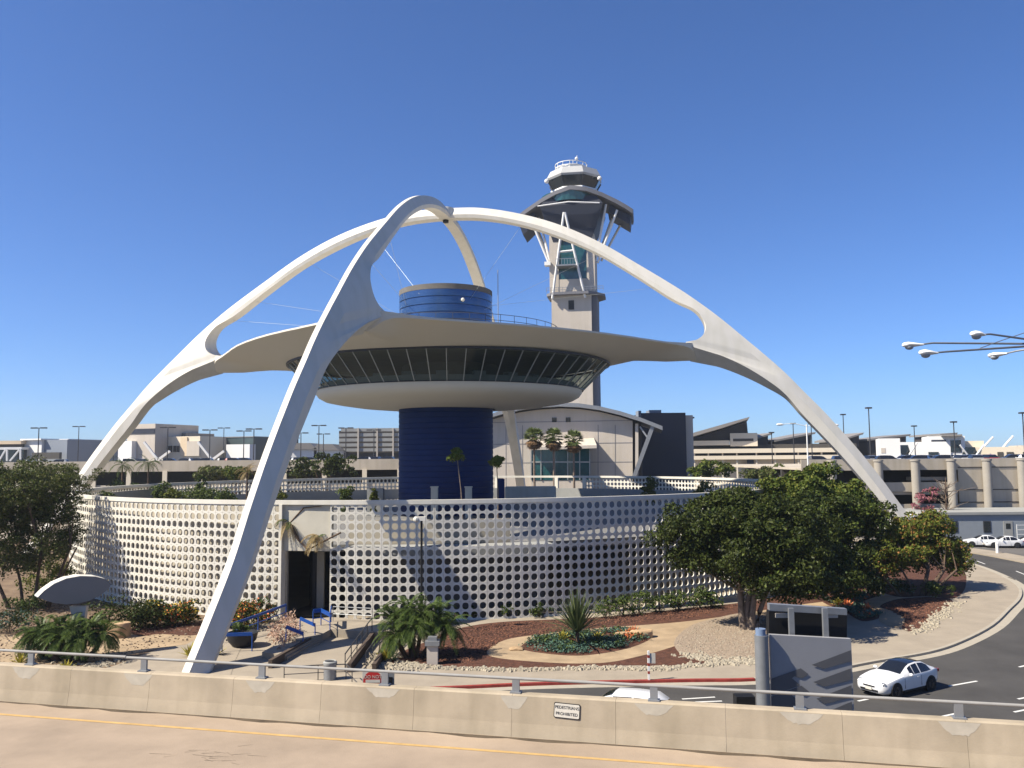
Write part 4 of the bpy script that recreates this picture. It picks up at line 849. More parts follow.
def car(name, label, cat, st, wheels, wr, paint, group=None, roof_dark=False, gl=(7, 15), pill=((9, 10), (11, 12), (14, 15))):
    t = local(thing(name, label, cat, (0, 0, 0), 0, group)); N = len(st); rings = []
    for x, hw_, s_, bz, rz, rh in st:
        half = [(0, s_), (hw_ * .82, s_), (hw_ * .97, s_ + .1), (hw_, (s_ + bz) * .52), (hw_ * .985, bz - .06), (hw_ * .955, bz), (rh * 1.06, rz - .05), (rh * .93, rz - .008), (0, rz + .03)]
        rings.append([(x, y, z) for y, z in half] + [(x, -y, z) for y, z in half[-2:0:-1]])
    n = len(rings[0]); body = MB(); glass = MB(); vs = [p for r in rings for p in r]; bf = []; gf = {}
    for i in range(N - 1):
        for k in range(n):
            f = (i * n + k, i * n + (k + 1) % n, (i + 1) * n + (k + 1) % n, (i + 1) * n + k)
            side = k in (5, n - 6); top = k in (6, 7, n - 7, n - 8)
            pil = any(i == a for a, c in pill)
            wsh = gl[0] <= i < pill[0][0]; rear = pill[-1][1] <= i <= gl[1]
            if side and gl[0] + 1 <= i < pill[-1][0] and not pil: gf.setdefault(('side_window', k, sum(i > a for a, c in pill)), []).append(f)
            elif top and k in (7, n - 8) and (wsh or rear): gf.setdefault(('windscreen' if wsh else 'rear_window',), []).append(f)
            elif top and k in (7, n - 8) and roof_dark and pill[0][0] <= i < pill[-1][0]: gf.setdefault(('roof_glass',), []).append(f)
            else: bf.append(f)
    bf += [tuple(range(n - 1, -1, -1)), tuple(range((N - 1) * n, N * n))]
    def sub_mesh(fs):
        ids = sorted({q for f in fs for q in f}); mp = {q: j for j, q in enumerate(ids)}; m_ = MB(); m_.add([vs[q] for q in ids], [tuple(mp[q] for q in f) for f in fs]); return m_
    sub_mesh(bf).build('body', paint, t, 45)
    for key, fs in gf.items(): sub_mesh(fs).build(key[0], M_carglass, t, 45)
    for wx in wheels:
        for s_ in (1, -1):
            hw_ = float(np.interp(-wx, [-q[0] for q in st], [q[1] for q in st]))
            b = MB(); b.tube([(wx, s_ * (hw_ - .2), wr), (wx, s_ * (hw_ + .012), wr)], wr + .07, 20); b.build('wheel_arch', M_black, t)
            b = MB(); b.tube([(wx, s_ * (hw_ - .18), wr), (wx, s_ * (hw_ + .02), wr), (wx, s_ * (hw_ + .03), wr)], [wr, wr, wr * .93], 24); w = b.build('wheel', M_tyre, t, 40)
            b = MB(); b.tube([(wx, s_ * (hw_ + .02), wr), (wx, s_ * (hw_ + .035), wr)], wr * .62, 20)
            for q in range(5):
                a = q * 2 * math.pi / 5; b.bar((wx, s_ * (hw_ + .04), wr), (wx + wr * .6 * math.cos(a), s_ * (hw_ + .04), wr + wr * .6 * math.sin(a)), .05, .03)
            b.build('rim', M_rim, w)
    x, hw_, s_, bz, rz, rh = st[2]
    for s2 in (1, -1):
        b = MB(); b.ball((x - .1, s2 * hw_ * .78, bz - .015), .2, 12, 0, (1.05, .95, .42)); b.build('headlight', M_lamp, t)
        b = MB(); q = st[-2]; b.obox((q[0] - .02, s2 * q[1] * .86, q[3] - .1), (.22, .2, .13)); b.build('tail_light', M_tail, t)
        mi = st[gl[0]]; b = MB(); b.ball((mi[0] - .35, s2 * (mi[1] + .1), mi[3] + .06), .11, 8, 0, (.8, 1, .75)); b.build('wing_mirror', paint, t, 40)
        b = MB()
        for sx in (st[gl[0]][0] - .02, st[pill[1][0]][0] - .03):
            b.bar((sx, s2 * (hw_ + .122), s_ + .14), (sx, s2 * (hw_ + .112), bz + .16), .012, .012)
        b.bar((wheels[0] - .5, s2 * (hw_ + .105), s_ + .03), (wheels[1] + .5, s2 * (hw_ + .105), s_ + .03), .05, .05); b.build('door_seam', M_black, t)
        b = MB(); b.bar((st[pill[1][0]][0] + .12, s2 * (hw_ + .125), bz + .12), (st[pill[1][0]][0] + .3, s2 * (hw_ + .125), bz + .12), .02, .03); b.build('door_handle', paint, t)
    x, hw_, s_, bz, rz, rh = st[1]
    b = MB(); b.obox((x + .035, 0, s_ + .09), (.05, hw_ * 1.5, .09)); b.build('lower_grille', M_black, t)
    b = MB(); b.obox((x + .03, 0, bz - .05), (.06, hw_ * 1.0, .05)); b.build('upper_grille', M_black, t)
    b = MB(); b.obox((x + .065, 0, (s_ + bz) * .5), (.03, .34, .12)); b.build('number_plate', M_plate, t)
    return t
c1 = car('parked_car', 'white two door coupe with black glass roof driving past the kerb', 'car', COUPE, (1.30, -1.32), .33, M_carw, None, True, (7, 15), ((9, 10), (11, 12), (14, 15)))
c1.name = 'coupe_car'
fl, rl = G(886, 694, .0), G(924, 684, .0)
c1.location = (G(893, 687).x, G(891, 687).y - .6, 0); c1.rotation_euler = (0, 0, math.atan2(-.62, -1.0) - .02)
c2 = car('suv_car', 'white car seen roof first behind the concrete barrier, its right side in shade', 'car', SUV, (1.38, -1.4), .36, M_carw, None, False, (5, 14), ((7, 8), (9, 10), (12, 13)))
p = D(641, 694, 36.7); c2.location = (p.x - 1.0, 36.7, 0); c2.rotation_euler = (0, 0, R_(158))
# simple far cars: one small mesh each
def far_car(name, paint, st=SUV):
    mb = MB(); rings = []
    for x, hw_, s_, bz, rz, rh in st:
        rings.append([(x, -hw_, s_), (x, -hw_, bz), (x, -rh, rz), (x, rh, rz), (x, hw_, bz), (x, hw_, s_)])
    n = 6; vs = [q for r in rings for q in r]; N = len(rings); F0, F1 = [], []
    for i in range(N - 1):
        for k in range(n):
            f = (i * n + k, i * n + (k + 1) % n, (i + 1) * n + (k + 1) % n, (i + 1) * n + k)
            (F1 if (k in (1, 3) and 4 < i < N - 4) or (k == 2 and (5 <= i <= 6 or N - 5 < i < N - 2)) else F0).append(f)
    mb.add(vs, F0 + [tuple(range(n - 1, -1, -1)), tuple(range((N - 1) * n, N * n))]); mb.add(vs, F1, 1)
    for wx in (1.38, -1.4):
        for s_ in (-1, 1): mb.tube([(wx, s_ * .7, .36), (wx, s_ * .93, .36)], .36, 10, 2)
    return mb.build(name, [paint, M_carglass, M_tyre])
PAINT = {'white': M_carw, 'silver': mat('silver_car_paint', (0.42, 0.43, 0.44), 0.3, 0.02, 1, metal=.3), 'black': mat('black_car_paint', (0.02, 0.02, 0.022), 0.2, spec=.6), 'grey': mat('grey_car_paint', (0.12, 0.125, 0.13), 0.3, spec=.6), 'red': mat('red_car_paint', (0.36, 0.025, 0.03), 0.3, spec=.6), 'blue': mat('blue_car_paint', (0.05, 0.1, 0.22), 0.3, spec=.6)}
protos = {k: far_car('deck_car', m) for k, m in PAINT.items()}
usedp = set()
ORD = ['leftmost', 'second from left', 'third from left', 'fourth from left', 'fifth from left', 'sixth from left', 'seventh from left', 'eighth from left']
def park(rows, fmt, grp):
    cnt = {}; tot = {}
    for c, *_ in rows: tot[c] = tot.get(c, 0) + 1
    for c, loc, rz in rows:
        o = protos[c]
        if c in usedp: o = o.copy(); COL.objects.link(o)
        usedp.add(c); k = cnt.get(c, 0); cnt[c] = k + 1
        o.location = loc; o.rotation_euler = (0, 0, rz)
        tag(o, fmt.format(c, ORD[k] if tot[c] > 1 else 'alone in its colour'), 'car', grp)
rc = []; zc = ztop - 1.2; r2 = random.Random(4)
for px, c, y in ((820, 'grey', 152), (838, 'black', 150), (872, 'silver', 150), (889, 'black', 146), (903, 'white', 149), (915, 'blue', 147), (927, 'white', 152), (938, 'grey', 147), (950, 'silver', 151), (963, 'white', 146), (966, 'black', 157), (976, 'white', 142), (984, 'silver', 154), (991, 'red', 150), (1010, 'grey', 152), (1030, 'white', 150)):
    rc.append((c, (D(px, 450, y).x, y, zc), R_(r2.choice((0, 180)) + r2.uniform(-12, 12) + (90 if r2.random() < .3 else 0))))
park(rc, '{} car on the round columned garage roof, {}', 'cars on the right garage roof')
rc = []; zc = zt2 - 1.2
for px, c, y in ((20, 'white', 186), (58, 'silver', 190), (132, 'white', 184), (143, 'silver', 190), (172, 'black', 187), (183, 'white', 183), (194, 'white', 190), (203, 'grey', 184), (228, 'silver', 186), (236, 'red', 183), (247, 'black', 188), (283, 'white', 186), (292, 'silver', 190), (302, 'white', 184), (312, 'grey', 189), (361, 'white', 185), (372, 'silver', 188), (384, 'black', 184), (394, 'white', 190)):
    rc.append((c, (D(px, 455, y).x, y, zc), R_(r2.choice((0, 180)) + r2.uniform(-12, 12))))
park(rc, '{} car parked on the long left parking deck, {}', 'cars on the left parking deck')
c3 = car('parked_car', 'white sedan parked by the trailer, leftmost of three white cars', 'car', COUPE, (1.30, -1.32), .33, M_carw, 'white cars parked by the trailer')
yd = 106; c3.location = (G(981, 546.5).x, G(981, 546.5).y, 0); c3.rotation_euler = (0, 0, R_(170))
for px, lab, rz in ((1003, 'white sedan parked by the trailer, middle of three white cars', 172), (1026, 'white sedan parked by the trailer, cut off by the right picture edge', 165)):
    dup(c3, (G(px, 547.5).x, G(px, 547.5).y, 0), R_(rz), lab)
# ================================================================== TRAILER, POLES, SMALL ITEMS
TRD = 113.0
tr = thing('trailer_office', 'long light grey trailer office with two windows and a grey door, right side', 'trailer', (D(970, 530, TRD).x, TRD, 0))
M_trail = mat('light_grey_siding', (0.30, 0.33, 0.36), 0.7, 0.05, 1)
tp, tq = D(924, 512.5, TRD), D(1100, 516, TRD)
b = MB(); b.box(tp.x, tq.x, TRD, TRD + 9, 0.25, tp.z - .35); b.build('wall', M_trail, tr)
b = MB(); b.box(tp.x - .3, tq.x, TRD - .25, TRD + 9.2, tp.z - .345, tp.z); b.build('roof_edge', M_greyw, tr)
b = MB(); b.box(tp.x - 2.2, tp.x - .004, TRD + .6, TRD + 8.5, .25, tp.z - .4); b.build('white_end', M_bwhite, tr)
for px in (954, 987):
    b = MB(); a = D(px, 526, TRD); b.box(a.x - .5, a.x + .5, TRD - .05, TRD + .1, a.z - .85, a.z + .65); w = b.build('window', M_dkmetal, tr)
    b = MB(); b.box(a.x - .38, a.x + .38, TRD - .07, TRD - .052, a.z - .7, a.z - .08); b.box(a.x - .38, a.x + .38, TRD - .07, TRD - .052, a.z + .02, a.z + .55); b.build('pane', M_glassdk, w)
b = MB(); a = D(1008, 528, TRD); b.box(a.x - .6, a.x + .6, TRD - .06, TRD + .1, .3, a.z + .9); dr = b.build('door', M_greyw, tr)
b = MB(); b.box(a.x - .3, a.x + .3, TRD - .08, TRD - .062, a.z - .1, a.z + .6); b.build('door_pane', M_glassdk, dr)
b = MB(); a = D(1017, 530, TRD)
for z in (.9, 1.5, 2.1): b.bar((a.x - .3, TRD - .5, z), (a.x + 1.2, TRD - .5, z), .06, .06)
for x in (-.3, 1.2): b.bar((a.x + x, TRD - .5, 0), (a.x + x, TRD - .5, 2.2), .06, .06)
b.build('stair_rail', M_bwhite, tr)
# car-park lamp posts
def lamp_post(px, yt, d, heads, label, grp, hw=1.3, m=M_dkmetal, r=.12):
    top = D(px, yt, d); t = thing('lamp_post', label, 'lamp post', (top.x, d, 0), 0, grp)
    b = MB(); b.tube([(top.x, d, 0), (top.x, d, top.z)], [r * 1.3, r * .8], 8); b.build('pole', m, t)
    if heads == 1:
        b = MB(); b.obox((top.x, d, top.z + .1), (hw * 1.3, .8, .28)); b.build('lamp_head', m, t)
    else:
        b = MB(); b.bar((top.x - hw, d, top.z), (top.x + hw, d, top.z), .12, .12); b.build('cross_arm', m, t)
        for s_ in (-1, 1):
            b = MB(); b.obox((top.x + s_ * hw, d, top.z), (1.2, .7, .25)); b.build('lamp_head', m, t)
    return t
for px, yt, d, h, lab in ((39, 428, 180, 2, 'tall lamp post with wide cross arm at the far left deck'), (79, 426.5, 230, 2, 'lamp post behind the white flat roofed hangar'), (114, 434, 250, 2, 'small lamp post half hidden left of the big left leg'),
                          (168, 427.5, 185, 2, 'lamp post before the tan terminal, left of its narrow windows'), (210, 430, 190, 2, 'lamp post between the tan terminal and the teal hall'), (224, 428, 230, 2, 'thin lamp post behind the teal hall roof'), (244, 431, 190, 2, 'lamp post before the teal glass hall'),
                          (254, 429, 175, 2, 'pale tall pole just left of the near leg'), (301, 433, 190, 2, 'short lamp post right of the near leg'), (319, 425.5, 190, 2, 'tallest lamp post right of the near leg'), (323.5, 434, 210, 2, 'short lamp post close behind the tallest one'),
                          (346, 428, 185, 2, 'lamp post before the left end of the multi level garage'), (374, 430, 190, 2, 'lamp post before the middle of the multi level garage')):
    lamp_post(px, yt, d, h, lab, 'lamp posts on the left parking deck', 1.0)
for px, yt, d, lab in ((843, 415, 190, 'lamp post right of the slanted white leg, shorter of two'), (868.5, 408.5, 160, 'tall lamp post right of the slanted white leg'), (914, 426.5, 190, 'short lamp post behind the white concourse'), (953.5, 422.5, 165, 'lamp post in front of the arched concourse window'), (1022.5, 413.5, 150, 'lamp post at the right picture edge'), (793, 424, 190, 'dark lamp post left of the slanted white leg'), (811, 424, 180, 'dark lamp post touching the slanted white leg'), (771.5, 433, 190, 'short lamp post over the cream terminal decks')):
    lamp_post(px, yt, d, 1, lab, 'lamp posts on the right parking deck', .8)
t = lamp_post(806.5, 423.5, 118, 0, 'white curved arm street lamp standing in front of the garage trees', 'street lamps', .1, M_bwhite, .12) if False else thing('street_lamp', 'white pole street lamp with two long arms, left of the slanted leg', 'street lamp', (D(806.5, 470, 118).x, 118, 0))
p = D(806.5, 424, 118); b = MB(); b.tube([(p.x, 118, 0), (p.x, 118, p.z)], [.14, .09], 8); b.build('pole', M_bwhite, t)
for px, py in ((780, 424.5), (835, 425)):
    q = D(px, py, 118); b = MB(); b.tube([(p.x, 118, p.z - .3), ((p.x + q.x) / 2, 118, q.z + .15), (q.x, 118, q.z)], .05, 6); b.build('arm', M_bwhite, t)
    b = MB(); b.ball((q.x, 118, q.z), .55, 8, 0, (1, .5, .3)); b.build('lamp_head', M_bwhite, t)
# near street lamp at the right edge: four heads on long arms
SLD = 36.0; hub = D(1060, 344, SLD)
t = thing('street_lamp', 'four headed grey street lamp reaching in from the right edge against the sky', 'street lamp', (hub.x, SLD, 0))
b = MB(); b.tube([(hub.x, SLD, 0), (hub.x, SLD, hub.z + .2)], [.16, .1], 10); b.build('pole', M_steel, t)
M_shade = mat('lamp_lens', (0.35, 0.37, 0.4), 0.3)
for hx, hy, dd in ((912, 345.5, 0), (928, 353.5, -2.5), (978, 335, -3.5), (997, 355.5, 2.5)):
    q = D(hx, hy, SLD + dd); dv = (hub - q); dv.z = 0; dv.normalize(); a = math.atan2(dv.y, dv.x)
    b = MB(); b.tube([q + dv * .45 + Vector((0, 0, .05)), q + dv * .9 + Vector((0, 0, .1)), hub], [.035, .04, .05], 8); b.build('arm', M_steel, t)
    b = MB(); rings = []
    for s_, w, h0, h1 in ((-.42, .03, -.02, .04), (-.36, .13, -.06, .12), (-.15, .2, -.08, .16), (.1, .17, -.06, .13), (.35, .08, -.02, .09), (.5, .05, .0, .08)):
        pv = Vector((-dv.y, dv.x, 0)); c_ = q + dv * s_
        rings.append([c_ + pv * w * math.cos(k * math.pi / 4) + Vector((0, 0, (h1 + h0) / 2 + (h1 - h0) / 2 * math.sin(k * math.pi / 4))) for k in range(8)])
    b.loft(rings); hd = b.build('lamp_head', M_bwhite, t, 50)
    b = MB(); b.ball(q + dv * -.12 + Vector((0, 0, -.06)), .17, 10, 0, (1.1, .9, .75)); b.build('lens', M_shade, hd, 50)
b = MB(); q = D(980, 348.2, SLD - 1); b.tube([q, D(1000, 341, SLD - .5), D(1024, 333, SLD), hub + Vector((0, 0, .9))], .02, 6); b.build('brace', M_steel, t)
# thin black lamp post with a white head in front of the wall
q = D(419.5, 520.5, 57); t = thing('lamp_post', 'thin black lamp post with white head in front of the perforated wall', 'lamp post', (D(421.5, 600, 57).x, 57, .12))
bx = D(421.5, 600, 57).x
b = MB(); b.tube([(bx, 57, .12), (bx, 57, q.z)], .075, 8); b.build('pole', M_black, t)
b = MB(); b.obox((bx - .1, 57, q.z + .12), (.75, .35, .26), 0); b.ball((bx - .35, 56.9, q.z + .08), .2, 8); b.build('lamp_head', M_block, t)
# lens shaped sign on its pedestal
OD = 50.5; oc = D(74, 591, OD)
t = thing('lens_sign', 'shade-greyed almond shaped sign slab with white edge standing in front of a low palm', 'sign', (oc.x, OD, .12))
top = [(37.5, 597.5), (44, 591), (54, 584), (66, 579), (80, 576.5), (95, 577), (105, 579.5), (111.5, 584)]; bot = [(108, 589.5), (100, 595.5), (90, 600.5), (78, 603.5), (66, 604.5), (54, 603), (44, 600)]
b = MB(); P_ = [D(x, y, OD + (x - 74) * .03) for x, y in top + bot]; b.slab(P_, (-.5, .55, .02)); b.build('sign_slab', mat('shade_toned_sign_face', (0.21, 0.21, 0.22), 0.6, 0.04, 1), t)  # white slab's face coloured grey for the shade on it
P2 = [D(x, y, OD + (x - 74) * .03) for x, y in top]; b = MB(); rings = []
for p_ in P2: rings.append([p_ + Vector((-.005, .04, .012)), p_ + Vector((-.505, .59, .035)), p_ + Vector((-.505, .59, .06)), p_ + Vector((-.005, .04, .03))])
b.loft(rings); b.build('white_edge', M_block, t)
b = MB(); b.loft([[(oc.x + .0, OD + .3, .12), (oc.x + .4, OD + .3, .12), (oc.x + .4, OD + .6, .12), (oc.x + .0, OD + .6, .12)], [(oc.x - .05, OD + .3, 1.8), (oc.x + .45, OD + .3, 1.8), (oc.x + .45, OD + .6, 1.8), (oc.x - .05, OD + .6, 1.8)], [(oc.x - .4, OD + .3, 3.0), (oc.x + .6, OD + .3, 3.0), (oc.x + .6, OD + .6, 3.0), (oc.x - .4, OD + .6, 3.0)]]); b.build('pedestal', M_conc, t)
# round steel bin
p = G(330, 679, .13); t = thing('litter_bin', 'round galvanised litter bin with dark rim on the paved entry', 'litter bin', p)
b = MB(); b.lathe([(.01, p.z), (.33, p.z), (.33, .98), (.30, 1.0), (.30, .7), (.01, .68)], 20, (p.x, p.y)); b.build('drum', M_steel, t, 40)
b = MB(); b.lathe([(.345, .86), (.36, .9), (.36, 1.0), (.29, 1.06), (.25, 1.02)], 20, (p.x, p.y)); b.build('rim', M_greyw, t, 40)
# utility pedestal
p = G(432.5, 664, .12); t = thing('utility_pedestal', 'small grey utility pedestal with capped top beside the low palm', 'utility box', p)
b = MB(); b.box(p.x - .3, p.x + .3, p.y - .2, p.y + .3, .12, 1.15); b.build('cabinet', M_conc, t)
b = MB(); b.box(p.x - .4, p.x + .4, p.y - .3, p.y + .4, 1.153, 1.4); b.box(p.x - .25, p.x + .25, p.y - .15, p.y + .25, 1.403, 1.6); b.build('cap', M_steel, t)
# white striped marker post at the kerb
p = G(649, 680, .12); t = thing('marker_post', 'short white post with red bands at the red kerb', 'post', p)
b = MB(); b.obox((p.x, p.y, .85), (.1, .1, 1.45)); b.build('post', M_bwhite, t)
for z in (.5, .9, 1.3): b = MB(); b.obox((p.x, p.y, z), (.106, .106, .14)); b.build('red_band', M_red, t)
b = MB(); b.obox((p.x + .2, p.y, 1.2), (.3, .03, .5)); b.build('sign_plate', M_plate, t)
# dark cabinet and red base by the pylon
p = D(746, 703, 37.5); t = thing('signal_cabinet', 'small black cabinet on a red base left of the round grey pylon', 'cabinet', (p.x, 37.5, 0))
b = MB(); b.box(p.x - .4, p.x + .4, 37.5, 38.1, .43, p.z + .25); b.build('cabinet', M_black, t)
b = MB(); b.box(p.x - .55, p.x + 1.1, 37.4, 38.3, 0, .425); b.build('base', M_red, t)
# white bollard at the trailer road
p = G(919, 555); t = thing('bollard', 'white bollard on the far pavement edge', 'bollard', (G(997.5, 554).x, G(997.5, 554).y, .115))
q = G(997.5, 554); b = MB(); b.tube([(q.x, q.y, .115), (q.x, q.y, 1.2)], .16, 12); b.build('post', M_bwhite, t); b = MB(); b.tube([(q.x, q.y, 1.2), (q.x, q.y, 1.32)], [.18, .1], 12); b.build('cap', M_bwhite, t)
# ================================================================== ENTRANCE STEPS, RAILS AND PLANTERS
LZ = .62
b = MB(); b.prism([(G(x, y, LZ).x, G(x, y, LZ).y) for x, y in ((283, 622), (331, 617), (400, 622), (400, 631), (372, 632), (331, 629), (322, 634), (300, 640), (278, 636))], .1, LZ); struct(b.build('entrance_landing', M_walk))
for k in range(3):
    b = MB(); o = 7 * k; P_ = [(331, 630 + k * 2), (280 - 4 * k, 655 + 4 * k * .6), (272 - 8 * k, 653 + 3 * k * .6), (318 - 3 * k, 630 - k)]
    z = LZ - .15 * (k + 1); b.prism([(G(x + 3 * k, y + 2 * k, z).x, G(x + 3 * k, y + 2 * k, z).y) for x, y in ((331, 630), (284, 655), (262, 652), (300, 632))], .1, z - .002 * k); st_ = b.build('step', M_walk); struct(st_)
def railing(name, label, pts, h, m=M_rail, r=.045, mid=True, cat='handrail', wide=.0):
    P_ = [Vector(p) for p in pts]; t = thing(name, label, cat, P_[0]); b = MB()
    top = [p + Vector((0, 0, h)) for p in P_]
    if wide: 
        for i in range(len(top) - 1): b.bar(top[i], top[i + 1], .06, wide)
    else: b.tube(top, r, 8)
    if mid: b.tube([p + Vector((0, 0, h * .5)) for p in P_], r * .7, 6)
    b.build('top_rail', m, t)
    for i in range(len(P_) - 1):
        L = (P_[i + 1] - P_[i]).length; n = max(1, int(L / 1.6))
        for q in range(n + (i == len(P_) - 2)):
            p = P_[i].lerp(P_[i + 1], q / n); b = MB(); b.tube([p, p + Vector((0, 0, h))], r * .8, 6); b.build('post', m, t)
    return t
railing('handrail', 'long sloping blue handrail climbing from the black planter to the entrance', [G(222, 643, .13), G(258, 630, .4), G(286, 619, LZ)], .95, M_rail, .045, True, 'handrail', .16)
railing('handrail', 'short level blue handrail in front of the black planter pot', [G(222, 652, .13), G(252, 651, .13)], 1.0, M_rail, .045, False, 'handrail', .2)
railing('handrail', 'blue handrail along the upper left edge of the steps', [G(300, 633, LZ), G(315, 640, .3)], .9, M_rail, .045, False, 'handrail', .2)
railing('handrail', 'blue handrail on the lower steps, left of the other step rail', [G(286, 642, .5), G(303, 649, .14)], .9, M_rail, .045, False, 'handrail', .2)
railing('handrail', 'bright blue angled handrail at the right corner of the entrance landing', [G(313, 626, LZ), G(321, 625, LZ), G(330, 630, LZ), G(331, 622, LZ)], .95, M_rail, .045, True, 'handrail', .25)
railing('handrail', 'grey pipe handrail along the landing in front of the block wall', [G(333, 621, LZ), G(372, 623, LZ)], .95, M_steel, .03)
railing('handrail', 'left of two dark pipe handrails beside the sloping walkway, low palm at right', [G(372, 633, .5), G(345, 672, .13)], .95, M_dkmetal, .035)
railing('handrail', 'right of two dark pipe handrails beside the sloping walkway, low palm at right', [G(391, 636, .5), G(366, 670, .13)], .95, M_dkmetal, .035)
railing('handrail', 'low dark pipe rail around the litter bin on the paved entry', [G(284, 682, .13), G(318, 680, .13), G(346, 679, .13), G(352, 685, .13)], .75, M_dkmetal, .03)
for (x0_, y0_, x1_, y1_, lab) in ((381, 628, 349, 672, 'left low dark kerb wall of the sloping walkway'), (397, 634, 374, 672, 'right low dark kerb wall of the sloping walkway'), (330, 633, 270, 668, 'low brown side wall below the steps')):
    a, c = G(x0_, y0_, .14), G(x1_, y1_, .14); b = MB(); b.bar(a + Vector((0, 0, .22)), c + Vector((0, 0, .18)), .22, .5); tag(b.build('kerb_wall', mat('dark_brown_wall', (0.09, 0.065, 0.05), 0.9, 0.2, 2)), lab, 'low wall', 'low walls at the entrance')
# planter pots
M_pot = mat('black_planter_glaze', (0.02, 0.022, 0.028), 0.5)
p = G(242, 646, .13); pot = thing('planter_pot', 'round black planter bowl behind the level blue handrail', 'planter', p)
b = MB(); b.lathe([(.01, p.z), (.55, p.z), (.85, .5), (.95, .95), (.85, .97), (.8, .8), (.01, .8)], 24, (p.x, p.y)); b.build('bowl', M_pot, pot, 40); POT = Vector((p.x, p.y, .85))
for px, lab in ((434.5, 'left of two beige boxes at the foot of the blue drum'), (468.5, 'right of two beige boxes at the foot of the blue drum')):
    q = D(px, 492, 91.5); b = MB(); b.box(q.x - .36, q.x + .36, 91.2, 91.9, 5.1, D(px, 487.5, 91.5).z); t = thing('planter_box', lab, 'planter', (q.x, 91.5, 5.1), 0, 'planter boxes by the drum'); b.build('box', M_stain, t)
    b = MB(); zt = D(px, 487.5, 91.5).z; b.box(q.x - .42, q.x + .42, 91.14, 91.96, zt + .003, zt + .12); b.build('rim', M_stain, t)
for (x0_, x1_, yt, y, m, lab) in ((367, 383, 489, 96, M_greyw, 'dark grey rooftop planter box left of the blue drum'), (497, 504.5, 479, 95, M_navy, 'dark blue box touching the right side of the drum'), (505, 556, 487, 118, M_block, 'long low white roof wall right of the drum')):
    q0, q1 = D(x0_, yt, y), D(x1_, yt, y); t = thing('roof_box', lab, 'roof box', (q0.x, y, 5.1)); b = MB(); b.box(q0.x, q1.x, y, y + 1.2, 5.1, q0.z); b.build('box', m, t)
    b = MB(); b.box(q0.x + .15, q1.x - .15, y + .15, y + 1.05, q0.z + .002, q0.z + .05); b.build('lid', m, t)
# ================================================================== VEGETATION
L_dark = leafmat('dark_glossy_leaf', (0.011, 0.020, 0.004), (0.055, 0.066, 0.014), .14, .45)
L_mid = leafmat('mid_green_leaf', (0.03, 0.055, 0.010), (0.10, 0.125, 0.022), .22)
L_olive = leafmat('olive_feathery_leaf', (0.040, 0.050, 0.016), (0.13, 0.135, 0.045), .25)
L_yel = leafmat('yellow_green_leaf', (0.06, 0.085, 0.012), (0.16, 0.16, 0.03), .25)
L_orange = leafmat('orange_tinged_leaf', (0.14, 0.09, 0.02), (0.30, 0.13, 0.045), .25)
L_lgreen = leafmat('fresh_green_leaf', (0.08, 0.13, 0.02), (0.17, 0.22, 0.04), .3)
L_pink = leafmat('pink_bract', (0.22, 0.075, 0.10), (0.34, 0.14, 0.16), .3)
L_palm = leafmat('palm_frond', (0.028, 0.052, 0.012), (0.09, 0.125, 0.028), .2, .42)
L_fan = leafmat('fan_palm_leaf', (0.07, 0.10, 0.03), (0.18, 0.21, 0.07), .25)
L_dry = leafmat('dry_frond', (0.20, 0.14, 0.065), (0.36, 0.28, 0.14), .2)
L_brown = leafmat('dead_palm_skirt', (0.12, 0.07, 0.035), (0.24, 0.15, 0.08), .1)
L_teal = leafmat('blue_grey_succulent', (0.03, 0.075, 0.055), (0.10, 0.16, 0.12), .1)
L_lime = leafmat('yellow_agave_leaf', (0.22, 0.2, 0.03), (0.45, 0.38, 0.07), .2)
L_flY = leafmat('yellow_flower', (0.6, 0.38, 0.03), (0.75, 0.55, 0.1), .2)
L_flO = leafmat('coral_flower', (0.5, 0.1, 0.03), (0.65, 0.24, 0.1), .2)
L_shrub = leafmat('shrub_leaf', (0.022, 0.045, 0.010), (0.085, 0.11, 0.028), .2)
L_spike = leafmat('dracaena_leaf', (0.035, 0.055, 0.02), (0.11, 0.13, 0.055), .15, .4)
g5 = np.random.default_rng(11)
def rdir(n):
    v = g5.normal(size=(n, 3)); return v / np.linalg.norm(v, axis=1, keepdims=True)
def leaves(C_, out, size, asp=.5):                  # leaf blades at C_ facing roughly out
    n = len(C_); nrm = out * .55 + rdir(n) * .8 + np.array((0, 0, .25)); nrm /= np.linalg.norm(nrm, axis=1, keepdims=True)
    a = np.cross(nrm, rdir(n)); a /= np.linalg.norm(a, axis=1, keepdims=True); b_ = np.cross(nrm, a)
    s = size * g5.uniform(.65, 1.35, (n, 1)); V = np.empty((n, 4, 3))
    V[:, 0] = C_ - a * s; V[:, 1] = C_ - b_ * s * asp + nrm * s * .12; V[:, 2] = C_ + a * s; V[:, 3] = C_ + b_ * s * asp + nrm * s * .12
    return V.reshape(-1, 3), np.arange(4 * n).reshape(n, 4)
